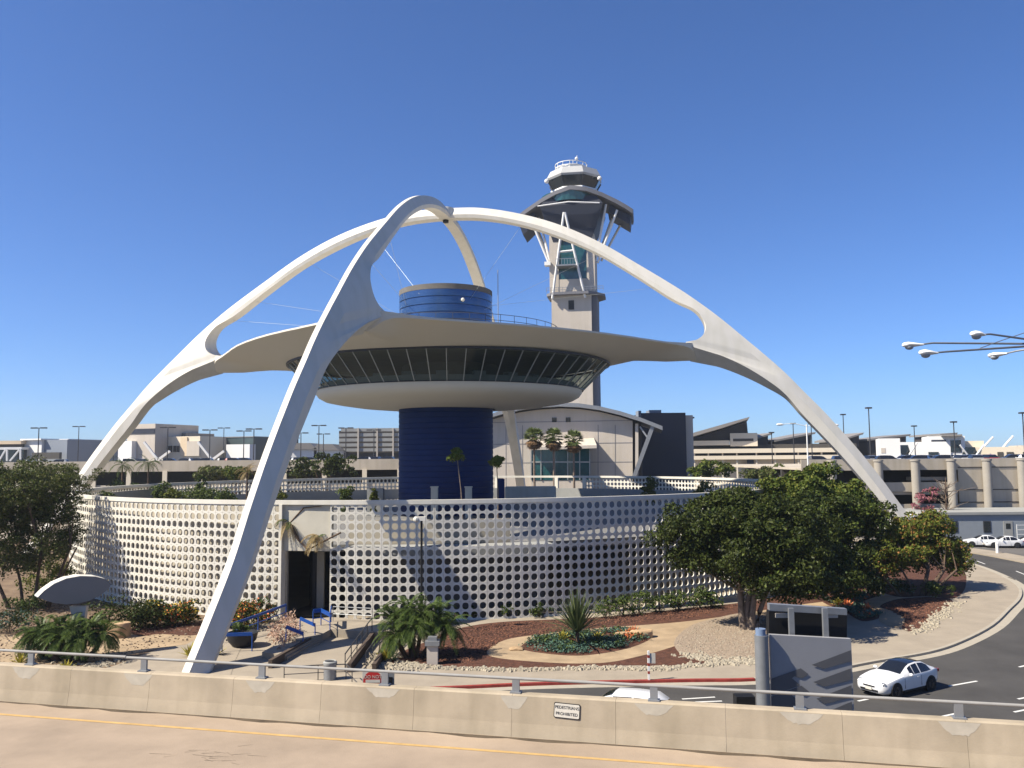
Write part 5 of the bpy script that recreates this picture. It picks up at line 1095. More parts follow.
def crown_points(blobs, nclump, per, cr_, fill=.5, flat=.75):
    P, O, CC = [], [], []
    vol = np.array([b[1][0] * b[1][1] * b[1][2] for b in blobs]) ** .75; vol /= vol.sum()
    for _ in range(nclump):
        c, r = blobs[g5.choice(len(blobs), p=vol)]; d = rdir(1)[0]; k = g5.uniform(fill, .93) if g5.random() < .8 else g5.uniform(.15, fill)
        cc = np.array(c) + d * np.array(r) * k; q = cr_ * g5.uniform(.55, 1.25); m = int(per * q / cr_ * g5.uniform(.7, 1.3))
        dd = rdir(m); dd[:, 2] = np.where(g5.random(m) < .6, np.abs(dd[:, 2]), dd[:, 2]); rad = g5.uniform(.35, 1, (m, 1)) ** .6
        P.append(cc + dd * rad * q * np.array((1, 1, flat))); O.append(dd * .7 + d * .5); CC.append(cc)
    return np.concatenate(P), np.concatenate(O), CC
def tree(name, label, base, blobs, mats, nclump=60, per=120, cr_=1.0, leaf=.16, trunks=((0, 0, .28),), bark=None, branches=18, group=None, cat='tree', fork=.35, asp=.55, clipz=None):
    base = Vector(base); t = thing(name, label, cat, base, 0, group); P, O, CC = crown_points(blobs, nclump, per, cr_)
    if clipz is not None: k = P[:, 2] > clipz; P, O = P[k], O[k]
    fastmesh('crown', *leaves(P, O, leaf, asp), [m for m, w in mats], t, g5.choice(len(mats), len(P), p=[w / sum(w2 for _, w2 in mats) for m, w in mats]))
    bark = bark or M_bark; b = MB(); mid = np.mean([c for c, r in blobs], axis=0); zmin = min(c[2] - r[2] for c, r in blobs)
    tops = []
    for dx, dy, r0 in trunks:
        p0 = base + Vector((dx * .5, dy * .5, -.1)); hfork = max(.6, (mid[2] - base.z) * fork)
        p1 = base + Vector((dx * .8 + g5.normal() * .06, dy * .8, hfork * .5)); p2 = base + Vector((dx * 1.3 + (mid[0] - base.x) * .15 + g5.normal() * .1, dy * 1.3 + (mid[1] - base.y) * .15, hfork * 1.15))
        b.tube([p0, p0.lerp(p1, .3), p1, p2], [r0 * 1.35, r0 * 1.05, r0 * .85, r0 * .7], 9); tops.append((p2, r0 * .66))
    for q in range(branches):
        c = Vector(CC[g5.integers(len(CC))]); p, r0 = tops[g5.integers(len(tops))] if len(tops) == 1 else min(tops, key=lambda u: (u[0] - c).length + g5.uniform(0, .8))
        m = p.lerp(c, .5) + Vector((g5.normal() * .2, g5.normal() * .2, g5.uniform(-.1, .5))); b.tube([p, m, p.lerp(c, .92)], [r0 * .62, r0 * .36, .025], 6)
    b.build('trunk', bark, t, 50); return t
def bl(px, py, y, rx, rz, ry=None):                   # a crown lobe seen at (px,py), distance y, radii in metres
    p = D(px, py, y); return ((p.x, p.y, p.z), (rx, ry or rx, rz))
tree('broadleaf_tree', 'big dark green round headed tree with several trunks in front of the block wall', G(747, 629, .12), [bl(745, 540, 58, 5.4, 3.4, 4.6), bl(690, 532, 58, 3.3, 2.3, 2.8), bl(705, 560, 57.5, 2.6, 1.6), bl(790, 545, 59, 3.6, 3.4), bl(745, 512, 59, 4.2, 1.7), bl(785, 580, 57, 2.6, 1.8), bl(775, 555, 53.5, 3.0, 2.6), bl(815, 575, 57, 2.6, 1.8)], [(L_dark, .92), (L_mid, .08)], 380, 230, .95, .115, ((-.45, 0, .22), (.1, .2, .26), (.5, -.1, .24), (1.1, .1, .2), (-.1, .5, .16)), M_barkpale, 40, None, 'tree', .42)
tree('broadleaf_tree', 'second dark tree, right behind the big round headed tree', G(846, 597, .12), [bl(838, 540, 66, 3.6, 3.6), bl(860, 520, 67, 2.3, 2.4), bl(850, 575, 66, 2.8, 1.7), bl(815, 520, 66, 2.6, 2.4), bl(840, 570, 61, 2.8, 2.2)], [(L_dark, .8), (L_mid, .2)], 210, 200, .95, .13, ((0, 0, .22), (.4, .2, .16)), M_bark, 18)
tree('broadleaf_tree', 'lighter yellow green tree rising behind the big dark trees, left of the right leg', G(815, 575, .12), [bl(808, 492, 73, 3.2, 2.4), bl(785, 490, 73, 2.2, 1.6), bl(845, 500, 73, 3.0, 2.0), bl(868, 517, 72, 1.6, 1.6), bl(822, 476, 74, 1.6, 1.2)], [(L_mid, .6), (L_yel, .4)], 115, 150, .95, .17, ((0, 0, .25),), M_bark, 16)
tree('multi_stem_tree', 'small green and orange tinged multi stem tree by the pavement curve', G(916, 596, .12), [bl(915, 545, 73, 3.6, 2.2, 3), bl(890, 548, 73, 2.0, 1.7), bl(945, 552, 73, 2.0, 1.7), bl(922, 528, 73.5, 2.6, 1.3), bl(955, 562, 72, 1.3, 1.2), bl(900, 560, 71, 2, 1.4), bl(905, 530, 73, 2.2, 1.2), bl(882, 562, 72, 1.6, 1.5)], [(L_mid, .25), (L_yel, .6), (L_orange, .15)], 210, 170, .85, .125, ((-2.6, -.3, .12), (-.6, 0, .1), (1.0, .3, .2), (1.9, .2, .22), (2.6, 0, .12)), M_bark, 26, None, 'tree', .5)
tree('feathery_tree', 'large olive green feathery tree with thin dark trunks at the left edge', G(30, 608, .12), [bl(10, 500, 68, 4.6, 3.2), bl(52, 505, 69, 2.7, 2.8), bl(-35, 510, 67, 4, 3.4), bl(25, 545, 68, 4, 2.4), bl(62, 480, 70, 1.9, 1.3), bl(30, 472, 69, 2.6, 1.2), bl(66, 535, 70, 1.6, 1.8), bl(-20, 478, 68, 3, 1.4)], [(L_olive, .7), (L_mid, .3)], 290, 190, 1.0, .125, ((-2.9, -.5, .14), (-1.2, .3, .12), (.6, .2, .15), (2.2, .5, .13), (3, -.4, .09)), M_bark, 40, None, 'tree', .5, .4)
tree('feathery_tree', 'thin olive tree behind the large one, in front of the left slanted leg', G(78, 575, .12), [bl(72, 487, 84, 2.2, 1.6), bl(45, 480, 85, 2.4, 1.4), bl(95, 476, 86, 1.2, .8)], [(L_olive, 1)], 34, 110, .8, .13, ((0, 0, .15),), M_bark, 14, None, 'tree', .5, .4)
for (px, y, rows, lab, m) in ((325, 150, [(325, 466, 6.4, 2.3), (345, 469, 4, 1.8), (300, 472, 4, 1.7), (330, 460, 3.4, 1.6)], 'broad dark tree behind the block wall, left of the blue drum', L_dark), (213, 150, [(208, 473, 2.6, 1.3), (224, 473, 2.6, 1.2)], 'low greyish bushy tree before the left parking deck', L_olive), (238, 148, [(236, 474, 1.8, 1.2)], 'small bushy tree touching the near leg, before the left parking deck', L_mid), (713, 150, [(712, 469, 3.4, 1.7), (725, 472, 2.2, 1.3), (700, 472, 2, 1.2)], 'rounded green tree right of the dark box building', L_mid), (775, 140, [(775, 473, 3, 1.3), (795, 474, 2.6, 1.1), (757, 476, 2.4, 1)], 'low green tree between the cream terminal and the garage', L_olive), (272, 145, [(270, 474, 2.4, 1.1)], 'small dark bush right beside the near leg, behind the wall', L_mid)):
    tree('background_tree', lab, (D(px, 470, y).x, y, 0), [bl(a, b_, y, r, h) for a, b_, r, h in rows], [(m, .75), (L_mid if m is not L_mid else L_yel, .25)], 26 + 10 * len(rows), 60, .9, .26, ((0, 0, .25),), M_bark, 8, 'trees beyond the wall')
tree('flowering_shrub', 'bright pink flowering climber in front of the parking garage', (D(925, 505, 119).x, 119, 0), [bl(922, 503, 119, 1.6, 1.2), bl(931, 492, 119, 1.5, .8), bl(918, 495, 119, .8, .8), bl(928, 509, 118, 1.4, .6)], [(L_pink, .85), (L_mid, .15)], 26, 60, .55, .16, ((0, 0, .1),), M_bark, 6, None, 'shrub')
t = thing('bare_tree', 'bare branched brown tree beside the pink climber', 'tree', (D(946, 500, 118).x, 118, 0)); b = MB(); p = Vector((D(946, 500, 118).x, 118, 0))
b.tube([p, p + Vector((0, 0, 5)), p + Vector((.1, 0, 8.2))], [.2, .15, .06], 7); b.build('trunk', M_bark, t, 50)
b = MB()
for _ in range(46):
    a = p + Vector((0, 0, g5.uniform(2.5, 7.5))); d = Vector((g5.normal() * 1.3, g5.normal(), g5.uniform(.2, 1.6))); b.tube([a, a + d * .6, a + d + Vector((g5.normal() * .3, 0, .2))], [.06, .04, .015], 4)
b.build('branch', M_barkpale, t)
# potted rooftop trees
for (cx_, cy_, r, bx_, lab) in ((457, 455.5, .82, 463, 'taller of two slim round headed trees before the blue drum'), (496.5, 461.5, .74, 497.5, 'shorter slim round headed tree at the right edge of the blue drum')):
    base = Vector((D(bx_, 495, 79).x, 79, 5.1)); t = thing('slim_tree', lab, 'tree', base, 0, 'slim trees by the drum'); c = D(cx_, cy_, 79)
    P, O, CC = crown_points([((c.x, c.y, c.z), (r, r, r * .8))], 18, 80, .4); fastmesh('crown', *leaves(P, O, .12), [L_lgreen, L_yel], t, g5.integers(0, 2, len(P)))
    b = MB(); b.tube([base, base.lerp(c, .5) + Vector((.1, 0, 0)), c], [.07, .05, .04], 7); b.build('trunk', M_barkpale, t)
# palms ---------------------------------------------------------------
def fan_palm(base, top, R_l, label, group):
    t = thing('fan_palm', label, 'palm', base, 0, group); b = MB(); base, top = Vector(base), Vector(top)
    b.tube([base, base.lerp(top, .5), top], [.28, .22, .2], 8); b.build('trunk', M_barkpale, t)
    def head(n, lo, hi, Rk, m, name):
        mb = MB()
        for i in range(n):
            az = g5.uniform(0, 6.28); el = g5.uniform(lo, hi); d = Vector((math.cos(az) * math.cos(el), math.sin(az) * math.cos(el), math.sin(el)))
            c = top + d * Rk * .5; side = d.cross(Vector((0, 0, 1))).normalized(); up = side.cross(d)
            for k in range(9):
                a = (k - 4) * .27; q = c + (d * math.cos(a) + side * math.sin(a)) * Rk * .55 * g5.uniform(.85, 1.1) - up * abs(a) * .1 * Rk - Vector((0, 0, .08 * Rk)); w_ = (side * math.cos(a) - d * math.sin(a)) * Rk * .055
                mb.add([c, c.lerp(q, .55) - w_, q, c.lerp(q, .55) + w_], [(0, 1, 2, 3)])
            mb.bar(top, c, .05, .05)
        mb.build(name, m, t)
    head(48, -.45, 1.35, R_l * 1.15, L_fan, 'fan_leaf'); head(44, -1.45, -.45, R_l * 1.2, L_brown, 'dead_skirt')
for px, py, lab in ((534, 437, 'leftmost of three fan palms before the arched roof building'), (553.5, 438, 'middle of three fan palms before the arched roof building'), (573.5, 440, 'rightmost and shaggiest of three fan palms before the arched roof building')):
    p = D(px, py, 172); fan_palm((p.x, 172, 0), p, 2.1, lab, 'three fan palms')
def frond(mb, base, az, el, L, droop, nl=20, lw=.33, lt=.035, stem=.02):
    d = Vector((math.cos(az) * math.cos(el), math.sin(az) * math.cos(el), math.sin(el))); pts = []; p = Vector(base); seg = L / 10
    for i in range(11):
        pts.append(p.copy()); p = p + d * seg; d = (d + Vector((0, 0, -droop * seg / L * 2.2))).normalized()
    mb.tube(pts, [stem * (1 - .08 * i) for i in range(11)], 4, 0, False)
    for k in range(nl):
        u = .16 + .84 * k / nl; f = u * 10; i = min(9, int(f)); q = pts[i].lerp(pts[i + 1], f - i); dd = (pts[i + 1] - pts[i]).normalized()
        side = dd.cross(Vector((0, 0, 1))).normalized(); ll = lw * math.sin(math.pi * min(1, u * .85 + .12)) ** .7 * g5.uniform(.85, 1.1)
        for s_ in (-1, 1):
            tip = q + (side * s_ * .85 + dd * .6 + Vector((0, 0, -.22))).normalized() * ll; w_ = dd * lt
            mb.add([q - w_, q.lerp(tip, .5) - w_ * .9 + Vector((0, 0, .02)), tip, q.lerp(tip, .5) + w_ * .9 + Vector((0, 0, .02))], [(0, 1, 2, 3)])
def date_palm(name, label, base, stems, L, nf, mat_=L_palm):
    t = thing(name, label, 'palm', base); base = Vector(base); tb = MB(); fb = MB()
    for dx, dy, h in stems:
        p0 = base + Vector((dx * .35, dy * .35, -.05)); p1 = base + Vector((dx, dy, h)); tb.tube([p0, p0.lerp(p1, .5) + Vector((dx * .1, 0, -.05)), p1], [.13, .11, .1], 8)
        for i in range(nf): frond(fb, p1 + Vector((0, 0, .05)), i * 2.4 + g5.uniform(-.2, .2), g5.uniform(-.25, 1.35), L * g5.uniform(.8, 1.1), g5.uniform(.8, 1.35))
    tb.build('stem', M_bark, t, 50); fb.build('frond', mat_, t); return t
date_palm('date_palm', 'dense low multi stem date palm beside the grey utility pedestal', G(413, 657, .12), [(-1.1, .2, 1.9), (-.35, .5, 2.5), (.5, .1, 2.3), (1.4, .4, 2.1), (.1, -.4, 1.6), (1.9, 0, 1.5), (-.9, -.4, 1.2)], 1.75, 34)
date_palm('date_palm', 'low multi stem date palm growing around the lens shaped sign', G(70, 661, .12), [(-1.7, .1, 1.5), (-.9, .4, 1.75), (.1, -.1, 1.7), (.9, .3, 1.6), (1.8, .2, 1.35), (-.3, -.4, 1.2), (.7, -.4, 1.2), (-2.3, .3, 1.2)], 1.5, 34)
date_palm('date_palm', 'small dark palm on the terrace, left of two behind the left wall rim', (D(122, 480, 118).x, 118, 5.1), [(0, 0, D(122, 466, 118).z - 5.1)], 2.6, 22)
date_palm('date_palm', 'small dark palm on the terrace, right of two behind the left wall rim', (D(148, 480, 118).x, 118, 5.1), [(0, 0, D(148, 464, 118).z - 5.1)], 2.6, 22)
date_palm('date_palm', 'half hidden small palm on the terrace just left of the near leg', (D(247, 480, 118).x, 118, 5.1), [(0, 0, D(247, 473, 118).z - 5.1)], 2.2, 20, L_dry)
# leaning dry palm in the entrance bay
e0 = polar(GAP0 + .012, RW - .2, 6.9); e1 = polar(GAP0 + .047, RW + .15, 5.0); t = thing('leaning_palm', 'leaning half dry palm trunk and fronds across the cream entrance panel', 'palm', e1)
b = MB(); b.tube([polar(GAP0 + .058, RW + .3, 4.95), e1.lerp(e0, .45) + Vector((0, 0, -.1)), e0], [.06, .08, .13], 8); b.tube([polar(GAP0 + .05, RW + .2, 5.0), polar(GAP0 + .085, RW + .3, 5.7), polar(GAP1 + .02, RW + .3, 6.3)], [.05, .06, .07], 7); b.tube([e0, polar(GAP0 + .04, RW - .1, 8.0), polar(GAP1 - .02, RW, 8.15)], [.08, .05, .03], 6); b.build('stem', M_bark, t)
b = MB()
for i in range(13): frond(b, e0, i * .55, g5.uniform(-.6, .9), 1.5, 1.2, 18, .3)
for i in range(12): frond(b, polar(GAP1 - .022, RW + .25, 5.9), 2.0 + i * .28, g5.uniform(-.4, 1.0), 1.6, 1.1, 18, .34)
n0 = len(b.m)
for i in range(5): frond(b, e0, 1.2 + i * .9, g5.uniform(.2, 1.0), 1.3, 1.0, 16, .3)
for i in range(5): frond(b, polar(GAP1 - .022, RW + .25, 5.9), 1.0 + i * .5, g5.uniform(.2, 1.1), 1.2, 1.1, 16, .3)
b.m[n0:] = [1] * (len(b.m) - n0); b.build('frond', [L_dry, L_palm], t)
# spiky plants ---------------------------------------------------------
def rosette(name, label, base, n, L, m, el=(.15, 1.5), w=.05, stemh=0, group=None, droop=.25):
    base = Vector(base); t = thing(name, label, 'plant', base, 0, group); b = MB(); top = base + Vector((0, 0, stemh))
    for i in range(n):
        az = i * 2.39996; e = el[0] + (el[1] - el[0]) * ((i + .5) / n) ** .8; l_ = L * g5.uniform(.8, 1.1); d = Vector((math.cos(az) * math.cos(e), math.sin(az) * math.cos(e), math.sin(e))); s_ = d.cross(Vector((0, 0, 1)))
        s_ = s_.normalized() * w if s_.length > .01 else Vector((w, 0, 0)); m1 = top + d * l_ * .5; tip = top + d * l_ + Vector((0, 0, -droop * l_ * math.cos(e)))
        b.add([top - s_ * .5, top + s_ * .5, m1 + s_, m1 - s_], [(0, 1, 2, 3)]); b.add([m1 - s_, m1 + s_, tip], [(0, 1, 2)])
    b.build('leaf', m, t)
    if stemh: b = MB(); b.tube([base + Vector((0, 0, -.1)), top], [.14, .11], 8); b.build('stem', M_bark, t)
    return t
rosette('dracaena', 'large spiky sword leaved plant in the middle of the oval planting bed', G(577.5, 646, .12), 130, 2.75, L_spike, (.12, 1.5), .06, .8, None, .12)
for px, py, L, n, lab in ((385, 661, .9, 30, 'yellow agave among cobbles left of the low date palm'), (20, 664, .8, 28, 'yellow agave behind the barrier at the far left'), (66, 671, .7, 26, 'yellow green agave below the lens shaped sign'), (190, 657, .9, 28, 'yellow agave just left of the near leg foot, by the ramp'), (217, 655, .8, 24, 'yellow agave at the right side of the near leg foot'), (563, 641, .75, 34, 'yellow rosette in the oval bed left of the spiky plant'), (597, 640, .6, 26, 'yellow rosette in the oval bed right of the spiky plant'), (838, 606, .8, 30, 'yellow rosette left in the right hand planting bed'), (858, 597, .8, 30, 'yellow rosette at the back of the right hand planting bed')):
    rosette('agave', lab, G(px, py, .12), n, L, L_lime, (.2, 1.4), .06, 0, 'yellow agaves', .1)
for px, py, lab in ((847, 608, 'red tinged rosette between the yellow rosettes of the right bed'), (868, 612, 'red tinged rosette at the front of the right hand planting bed'), (634, 636, 'orange rosette at the right end of the oval bed')):
    rosette('succulent', lab, G(px, py, .12), 30, .75, L_flO, (.2, 1.4), .07, 0, 'orange and red rosettes', .1)
# shrubs ----------------------------------------------------------------
def shrub(label, px, py, rx, h, mats, y=None, z=.12, n=14, per=60, leaf=.1, group=None, name='shrub', ry=None):
    p = G(px, py, z) if y is None else Vector((D(px, py, y).x, y, z)); t = thing(name, label, 'shrub', p, 0, group)
    P, O, CC = crown_points([((p.x, p.y, z + h * .5), (rx, ry or rx, h * .5))], n, per, min(rx, h) * .45); k = P[:, 2] > z; P, O = P[k], O[k]
    fastmesh('foliage', *leaves(P, O, leaf), [m for m, w in mats], t, g5.choice(len(mats), len(P), p=[w / sum(w2 for _, w2 in mats) for m, w in mats]))
    b = MB()
    for _ in range(6): b.tube([p + Vector((g5.normal() * .1, g5.normal() * .1, -.05)), p + Vector((g5.normal() * rx * .4, g5.normal() * rx * .3, h * .6))], [.03, .012], 5)
    b.build('stem', M_bark, t); return t
pos = ['first', 'second', 'third', 'fourth', 'fifth', 'sixth', 'seventh', 'eighth', 'ninth', 'tenth']
for i, (px, py, rx, h, mats) in enumerate(((118, 632, 2.0, 2.3, [(L_dark, .7), (L_shrub, .3)]), (140, 628, 1.4, 1.9, [(L_dark, .8), (L_shrub, .2)]), (157, 626, 1.2, 1.7, [(L_shrub, .85), (L_flY, .15)]), (172, 625, 1.1, 1.5, [(L_shrub, .75), (L_flO, .2), (L_flY, .05)]), (187, 624, 1.1, 1.6, [(L_shrub, .7), (L_flY, .2), (L_flO, .1)]), (232, 628, 1.2, 1.9, [(L_mid, .8), (L_flY, .2)]), (246, 630, 1.2, 1.7, [(L_shrub, .75), (L_flO, .2), (L_flY, .05)]), (262, 622, 1.1, 1.5, [(L_shrub, .85), (L_flO, .15)]))):
    shrub(['dark shrub right of the lens shaped sign', 'dark shrub at the wall foot, left of the yellow flowered one', 'shrub with few yellow flowers at the wall foot', 'shrub with coral flowers at the wall foot', 'yellow and coral flowered shrub just left of the near leg', 'yellow flowered green shrub just right of the near leg', 'coral flowered shrub behind the sloping blue handrail', 'low reddish shrub left of the entrance doorway'][i], px, py, rx, h, mats, None, .12, 22, 75, .1, 'shrubs along the left wall foot')
shrub('tall yellow green bush at the left end of the block wall', 47, 596, 2.0, 4.2, [(L_yel, .6), (L_shrub, .4)], None, .12, 40, 80, .12)
shrub('dark low bush under the feathery tree at the left edge', 8, 632, 1.8, 1.5, [(L_dark, .6), (L_teal, .4)], None, .12, 20, 60, .1)
shrub('small bush in the shade left of the yellow green bush', 25, 612, 1.5, 1.3, [(L_shrub, 1)], None, .12, 18, 60, .1)
for i, px in enumerate((470, 508, 540, 604, 622, 640, 660, 678, 697, 712)):
    shrub(pos[i] + ' from left of the low green shrubs at the right wall foot', px, 617 - max(0, px - 600) * .085, .8 + .35 * (px > 600), .75 + .6 * (px > 600) + g5.uniform(0, .3), [(L_shrub, .7), (L_mid, .3)], None, .12, 12, 46, .1, 'low shrubs along the right wall foot')
for px, py, lab in ((806, 598, 'dark shrub in tree shade left of the right hand planting bed'), (826, 592, 'dark shrub in deep tree shade behind the right hand planting bed'), (880, 592, 'grey green shrub behind the sand path under the small tree'), (938, 596, 'pale grassy shrub at the right foot of the small tree'), (900, 594, 'dark low shrub under the middle of the small tree')):
    shrub(lab, px, py, 1.4, 1.2, [(L_shrub, .8), (L_yel, .2)] if px > 930 else [(L_dark, .7), (L_teal, .3)], None, .12, 14, 50, .11)
for px, py, y, rx, h, m, lab in ((105, 489, 92, 1.4, 1.9, L_mid, 'green bush on the terrace close behind the left wall rim'), (142, 490, 110, 1.6, 2.0, L_shrub, 'dark bush on the terrace under the small palms'), (200, 489, 105, 2.2, 1.7, L_mid, 'wide low bush on the terrace, left of the near leg'), (200, 482, 112, .7, 3.2, L_mid, 'narrow upright plant on the terrace over the wide bush'), (275, 490, 95, 1.2, 2.2, L_yel, 'pale bush on the terrace just right of the near leg'), (347, 488, 100, .9, 1.8, L_mid, 'small green bush by the white rooftop box'), (374, 490, 94.5, .4, 2.0, L_yel, 'thin yellow plant before the dark grey rooftop planter'), (650, 484, 112, 1.0, 2.1, L_yel, 'small bright bush over the right wall rim, left of two'), (705, 485, 110, 1.4, 1.9, L_yel, 'small bright bush over the right wall rim, right of two')):
    shrub(lab, px, py, rx * 1.1, h + 1.6, [(m, .8), (L_shrub, .2)], y, 5.1, 26, 60, .15, 'terrace plants')
P, O, CC = crown_points([((POT.x, POT.y, 1.35), (.9, .7, .5))], 9, 40, .3); t = thing('potted_shrub', 'sparse flowering shrub growing in the round black planter bowl', 'shrub', (POT.x, POT.y, .8)); fastmesh('foliage', *leaves(P, O, .09), L_shrub, t)
b = MB(); b.tube([(POT.x, POT.y, .7), (POT.x + .1, POT.y, 1.6)], [.06, .03], 6); b.build('stem', M_bark, t)
for px, py, y, rx, h, m, lab in ((118, 486, 108, 1.8, 2.6, L_shrub, 'dark bush below the left small terrace palm'), (160, 484, 104, 1.3, 2.4, L_mid, 'round bush just right of the terrace palms'), (176, 488, 100, 1.2, 1.5, L_yel, 'low pale bush on the left terrace, before the wide bush'), (225, 489, 100, 1.3, 1.5, L_mid, 'low bush touching the left edge of the near leg')):
    shrub(lab, px, py, rx * 1.1, h + 1.6, [(m, .8), (L_shrub, .2)], y, 5.1, 28, 60, .15, 'terrace plants')
# low succulents nobody could count
def carpet(name, polypx, n, m, size, z=.13, h=.25):
    pg = [G(x, y, z) for x, y in polypx]; xs = [p.x for p in pg]; ys = [p.y for p in pg]; C_ = []
    def inside(x, y):
        r = False; j = len(pg) - 1
        for i in range(len(pg)):
            if (pg[i].y > y) != (pg[j].y > y) and x < (pg[j].x - pg[i].x) * (y - pg[i].y) / (pg[j].y - pg[i].y) + pg[i].x: r = not r
            j = i
        return r
    while len(C_) < n:
        x, y = g5.uniform(min(xs), max(xs)), g5.uniform(min(ys), max(ys))
        if inside(x, y) and (math.sin(x * 2.1 + y) + math.sin(y * 1.7 - x * 1.3) + g5.normal() * .5 > -.9):
            k = 10; a = g5.normal(size=(k, 3)) * np.array((.14, .14, .04)); C_ += [(x + q[0], y + q[1], z + abs(q[2]) + g5.uniform(.02, h)) for q in a]
    C_ = np.array(C_[:n]); o = fastmesh(name, *leaves(C_, np.tile((0, 0, 1.), (len(C_), 1)), size), m); o['kind'] = 'stuff'; return o
oval = [(523, 648), (534, 640), (572, 634), (623, 630), (645, 633), (648, 639), (625, 648), (582, 654.5), (542, 652)]
carpet('succulent_carpet', oval, 5200, L_teal, .085); carpet('succulent_carpet', oval, 1500, L_shrub, .09, h=.35); carpet('flower_carpet', [(618, 634), (640, 632), (647, 637), (630, 642)], 420, L_flO, .08, h=.3)
rb = [(824, 601), (840, 597), (872, 594), (858, 605), (882, 615), (862, 620), (846, 611)]
carpet('succulent_carpet', rb, 3600, L_teal, .1); carpet('flower_carpet', rb, 420, L_flO, .09, h=.3)
carpet('ground_cover', [(20, 650), (60, 640), (60, 660), (30, 668)], 700, L_teal, .09)
carpet('dry_ground_cover', [(268, 640), (290, 622), (300, 640), (284, 660)], 1500, leafmat('dry_reddish_leaf', (0.25, 0.14, 0.09), (0.5, 0.36, 0.28), .2), .1, .13, .9)
# loose stones in the gravel and bark chips on the mulch, beyond counting
def scatter(name, polypx, n, m, r, z=.13):
    pg = [G(x, y, z) for x, y in polypx]; xs = [p.x for p in pg]; ys = [p.y for p in pg]; V = []; Fq = []; k = 0
    while k < n:
        x, y = g5.uniform(min(xs), max(xs)), g5.uniform(min(ys), max(ys)); r_ = False; j = len(pg) - 1
        for i in range(len(pg)):
            if (pg[i].y > y) != (pg[j].y > y) and x < (pg[j].x - pg[i].x) * (y - pg[i].y) / (pg[j].y - pg[i].y) + pg[i].x: r_ = not r_
            j = i
        if not r_: continue
        s_ = g5.uniform(*r); a = g5.uniform(0, 6.28); q = len(V); sx, sy, h = s_, s_ * g5.uniform(.4, .9), s_ * g5.uniform(.3, .8)
        for u, v, w in ((-1, -1, 0), (1, -1, 0), (1, 1, 0), (-1, 1, 0), (-.6, -.6, 1), (.6, -.6, 1), (.6, .6, 1), (-.6, .6, 1)):
            V.append((x + u * sx * math.cos(a) - v * sy * math.sin(a), y + u * sx * math.sin(a) + v * sy * math.cos(a), z + w * h))
        Fq += [tuple(q + c for c in f) for f in ((4, 5, 6, 7), (0, 1, 5, 4), (1, 2, 6, 5), (2, 3, 7, 6), (3, 0, 4, 7))]; k += 1
    o = fastmesh(name, np.array(V), np.array(Fq), m); o['kind'] = 'stuff'
M_chip = mat('pale_bark_chip', (0.22, 0.10, 0.06), 1, 0.4, 5); M_chipd = mat('dark_bark_chip', (0.07, 0.035, 0.025), 1, 0.4, 5); M_peb2 = mat('grey_pebble', (0.34, 0.27, 0.2), 1, 0.35, 6)
mb1 = [(410, 660), (452, 632), (500, 623), (600, 618), (690, 609), (760, 602), (690, 618), (600, 626), (552, 632), (505, 638), (486, 652), (470, 664)]
scatter('bark_chips', mb1, 1600, M_chip, (.03, .065)); scatter('bark_chips', mb1, 1200, M_chipd, (.03, .07))
scatter('gravel_stones', [(676, 643), (692, 627), (720, 618), (748, 614), (788, 621), (798, 634), (778, 649), (752, 660), (720, 662), (692, 659)], 2600, M_peb2, (.025, .06))
scatter('gravel_stones', [(676, 643), (692, 627), (720, 618), (748, 614), (788, 621), (798, 634), (778, 649), (752, 660), (720, 662), (692, 659)], 900, M_cobble, (.025, .05))
mb2 = [(882, 606), (898, 600), (930, 598), (950, 601), (942, 610), (916, 628), (903, 626), (905, 619)]
scatter('bark_chips', mb2, 700, M_chip, (.035, .07)); scatter('bark_chips', mb2, 500, M_chipd, (.035, .07))
scatter('soil_litter', [(-60, 636), (0, 606), (60, 600), (210, 618), (190, 640), (60, 668), (-60, 672)], 1600, M_chipd, (.03, .07)); scatter('soil_litter', [(-60, 636), (0, 606), (60, 600), (210, 618), (190, 640), (60, 668), (-60, 672)], 900, M_peb2, (.03, .07))
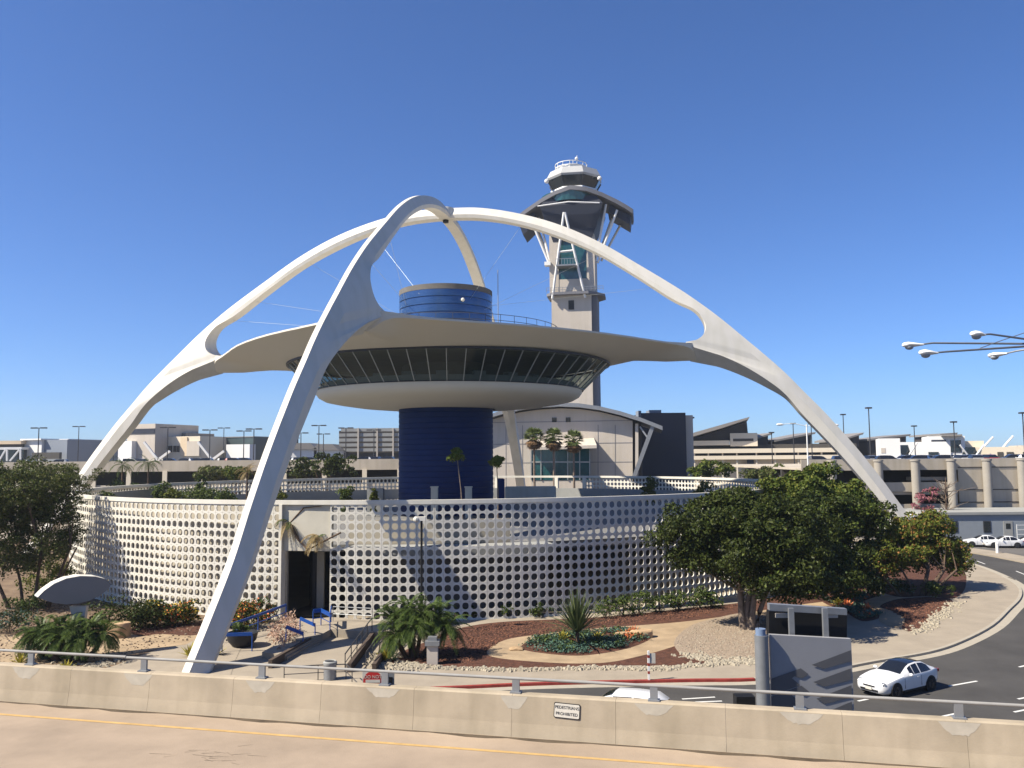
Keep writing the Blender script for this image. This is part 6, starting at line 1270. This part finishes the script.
# boulders
def boulder(label, px, py, r, sq=(1.2, .9, .75), seed=1, group=None):
    p = G(px, py, .12); q = np.random.default_rng(seed); bm = bmesh.new(); bmesh.ops.create_icosphere(bm, subdivisions=3, radius=1)
    ph = q.uniform(0, 6, 6)
    for v in bm.verts:
        c = v.co; k = 1 + .14 * math.sin(2.3 * c.x + ph[0]) + .12 * math.sin(2.9 * c.y + ph[1]) + .1 * math.sin(3.7 * c.z + ph[2]) + .05 * math.sin(7 * c.x + ph[3]) * math.sin(6 * c.y + ph[4])
        f = np.array((c.x, c.y, c.z)) * k; f = np.sign(f) * np.minimum(np.abs(f), (.86, .85, .8)); v.co = (p.x + f[0] * r * sq[0], p.y + f[1] * r * sq[1], p.z + (f[2] + .55) * r * sq[2])
    me = bpy.data.meshes.new('boulder'); bm.to_mesh(me); bm.free(); me.materials.append(M_rock); me.shade_smooth(); me.set_sharp_from_angle(angle=R_(28)); tag(link('boulder', me), label, 'rock', group)
boulder('tan boulder on bare soil right of the lens shaped sign', 118, 637, .72, (1.25, .9, .95), 2); boulder('pale tan boulder at the right end of the oval bed', 641, 637, .55, (1.5, .9, .6), 3, 'boulders of the oval bed'); boulder('smaller tan boulder in the oval bed, left of the pale one', 622, 637, .4, (1.4, .9, .6), 4, 'boulders of the oval bed'); boulder('low flat boulder at the left tip of the oval bed', 516, 650, .3, (1.6, 1, .5), 5)
# ================================================================== THE AIR
hz = bpy.data.materials.new('thin_haze'); hz.use_nodes = True; n_ = hz.node_tree.nodes; n_.clear()
pv = n_.new('ShaderNodeVolumePrincipled'); pv.inputs['Color'].default_value = (0.86, 0.92, 1.0, 1); pv.inputs['Density'].default_value = 0.00017; pv.inputs['Anisotropy'].default_value = 0.3
ho = n_.new('ShaderNodeOutputMaterial'); hz.node_tree.links.new(pv.outputs[0], ho.inputs['Volume'])
b = MB(); b.box(-905, 905, -125, 1305, -1.2, 95); h_ = b.build('haze', hz); h_['kind'] = 'stuff'
for o in list(COL.objects):
    if '_w' in o: del o['_w']
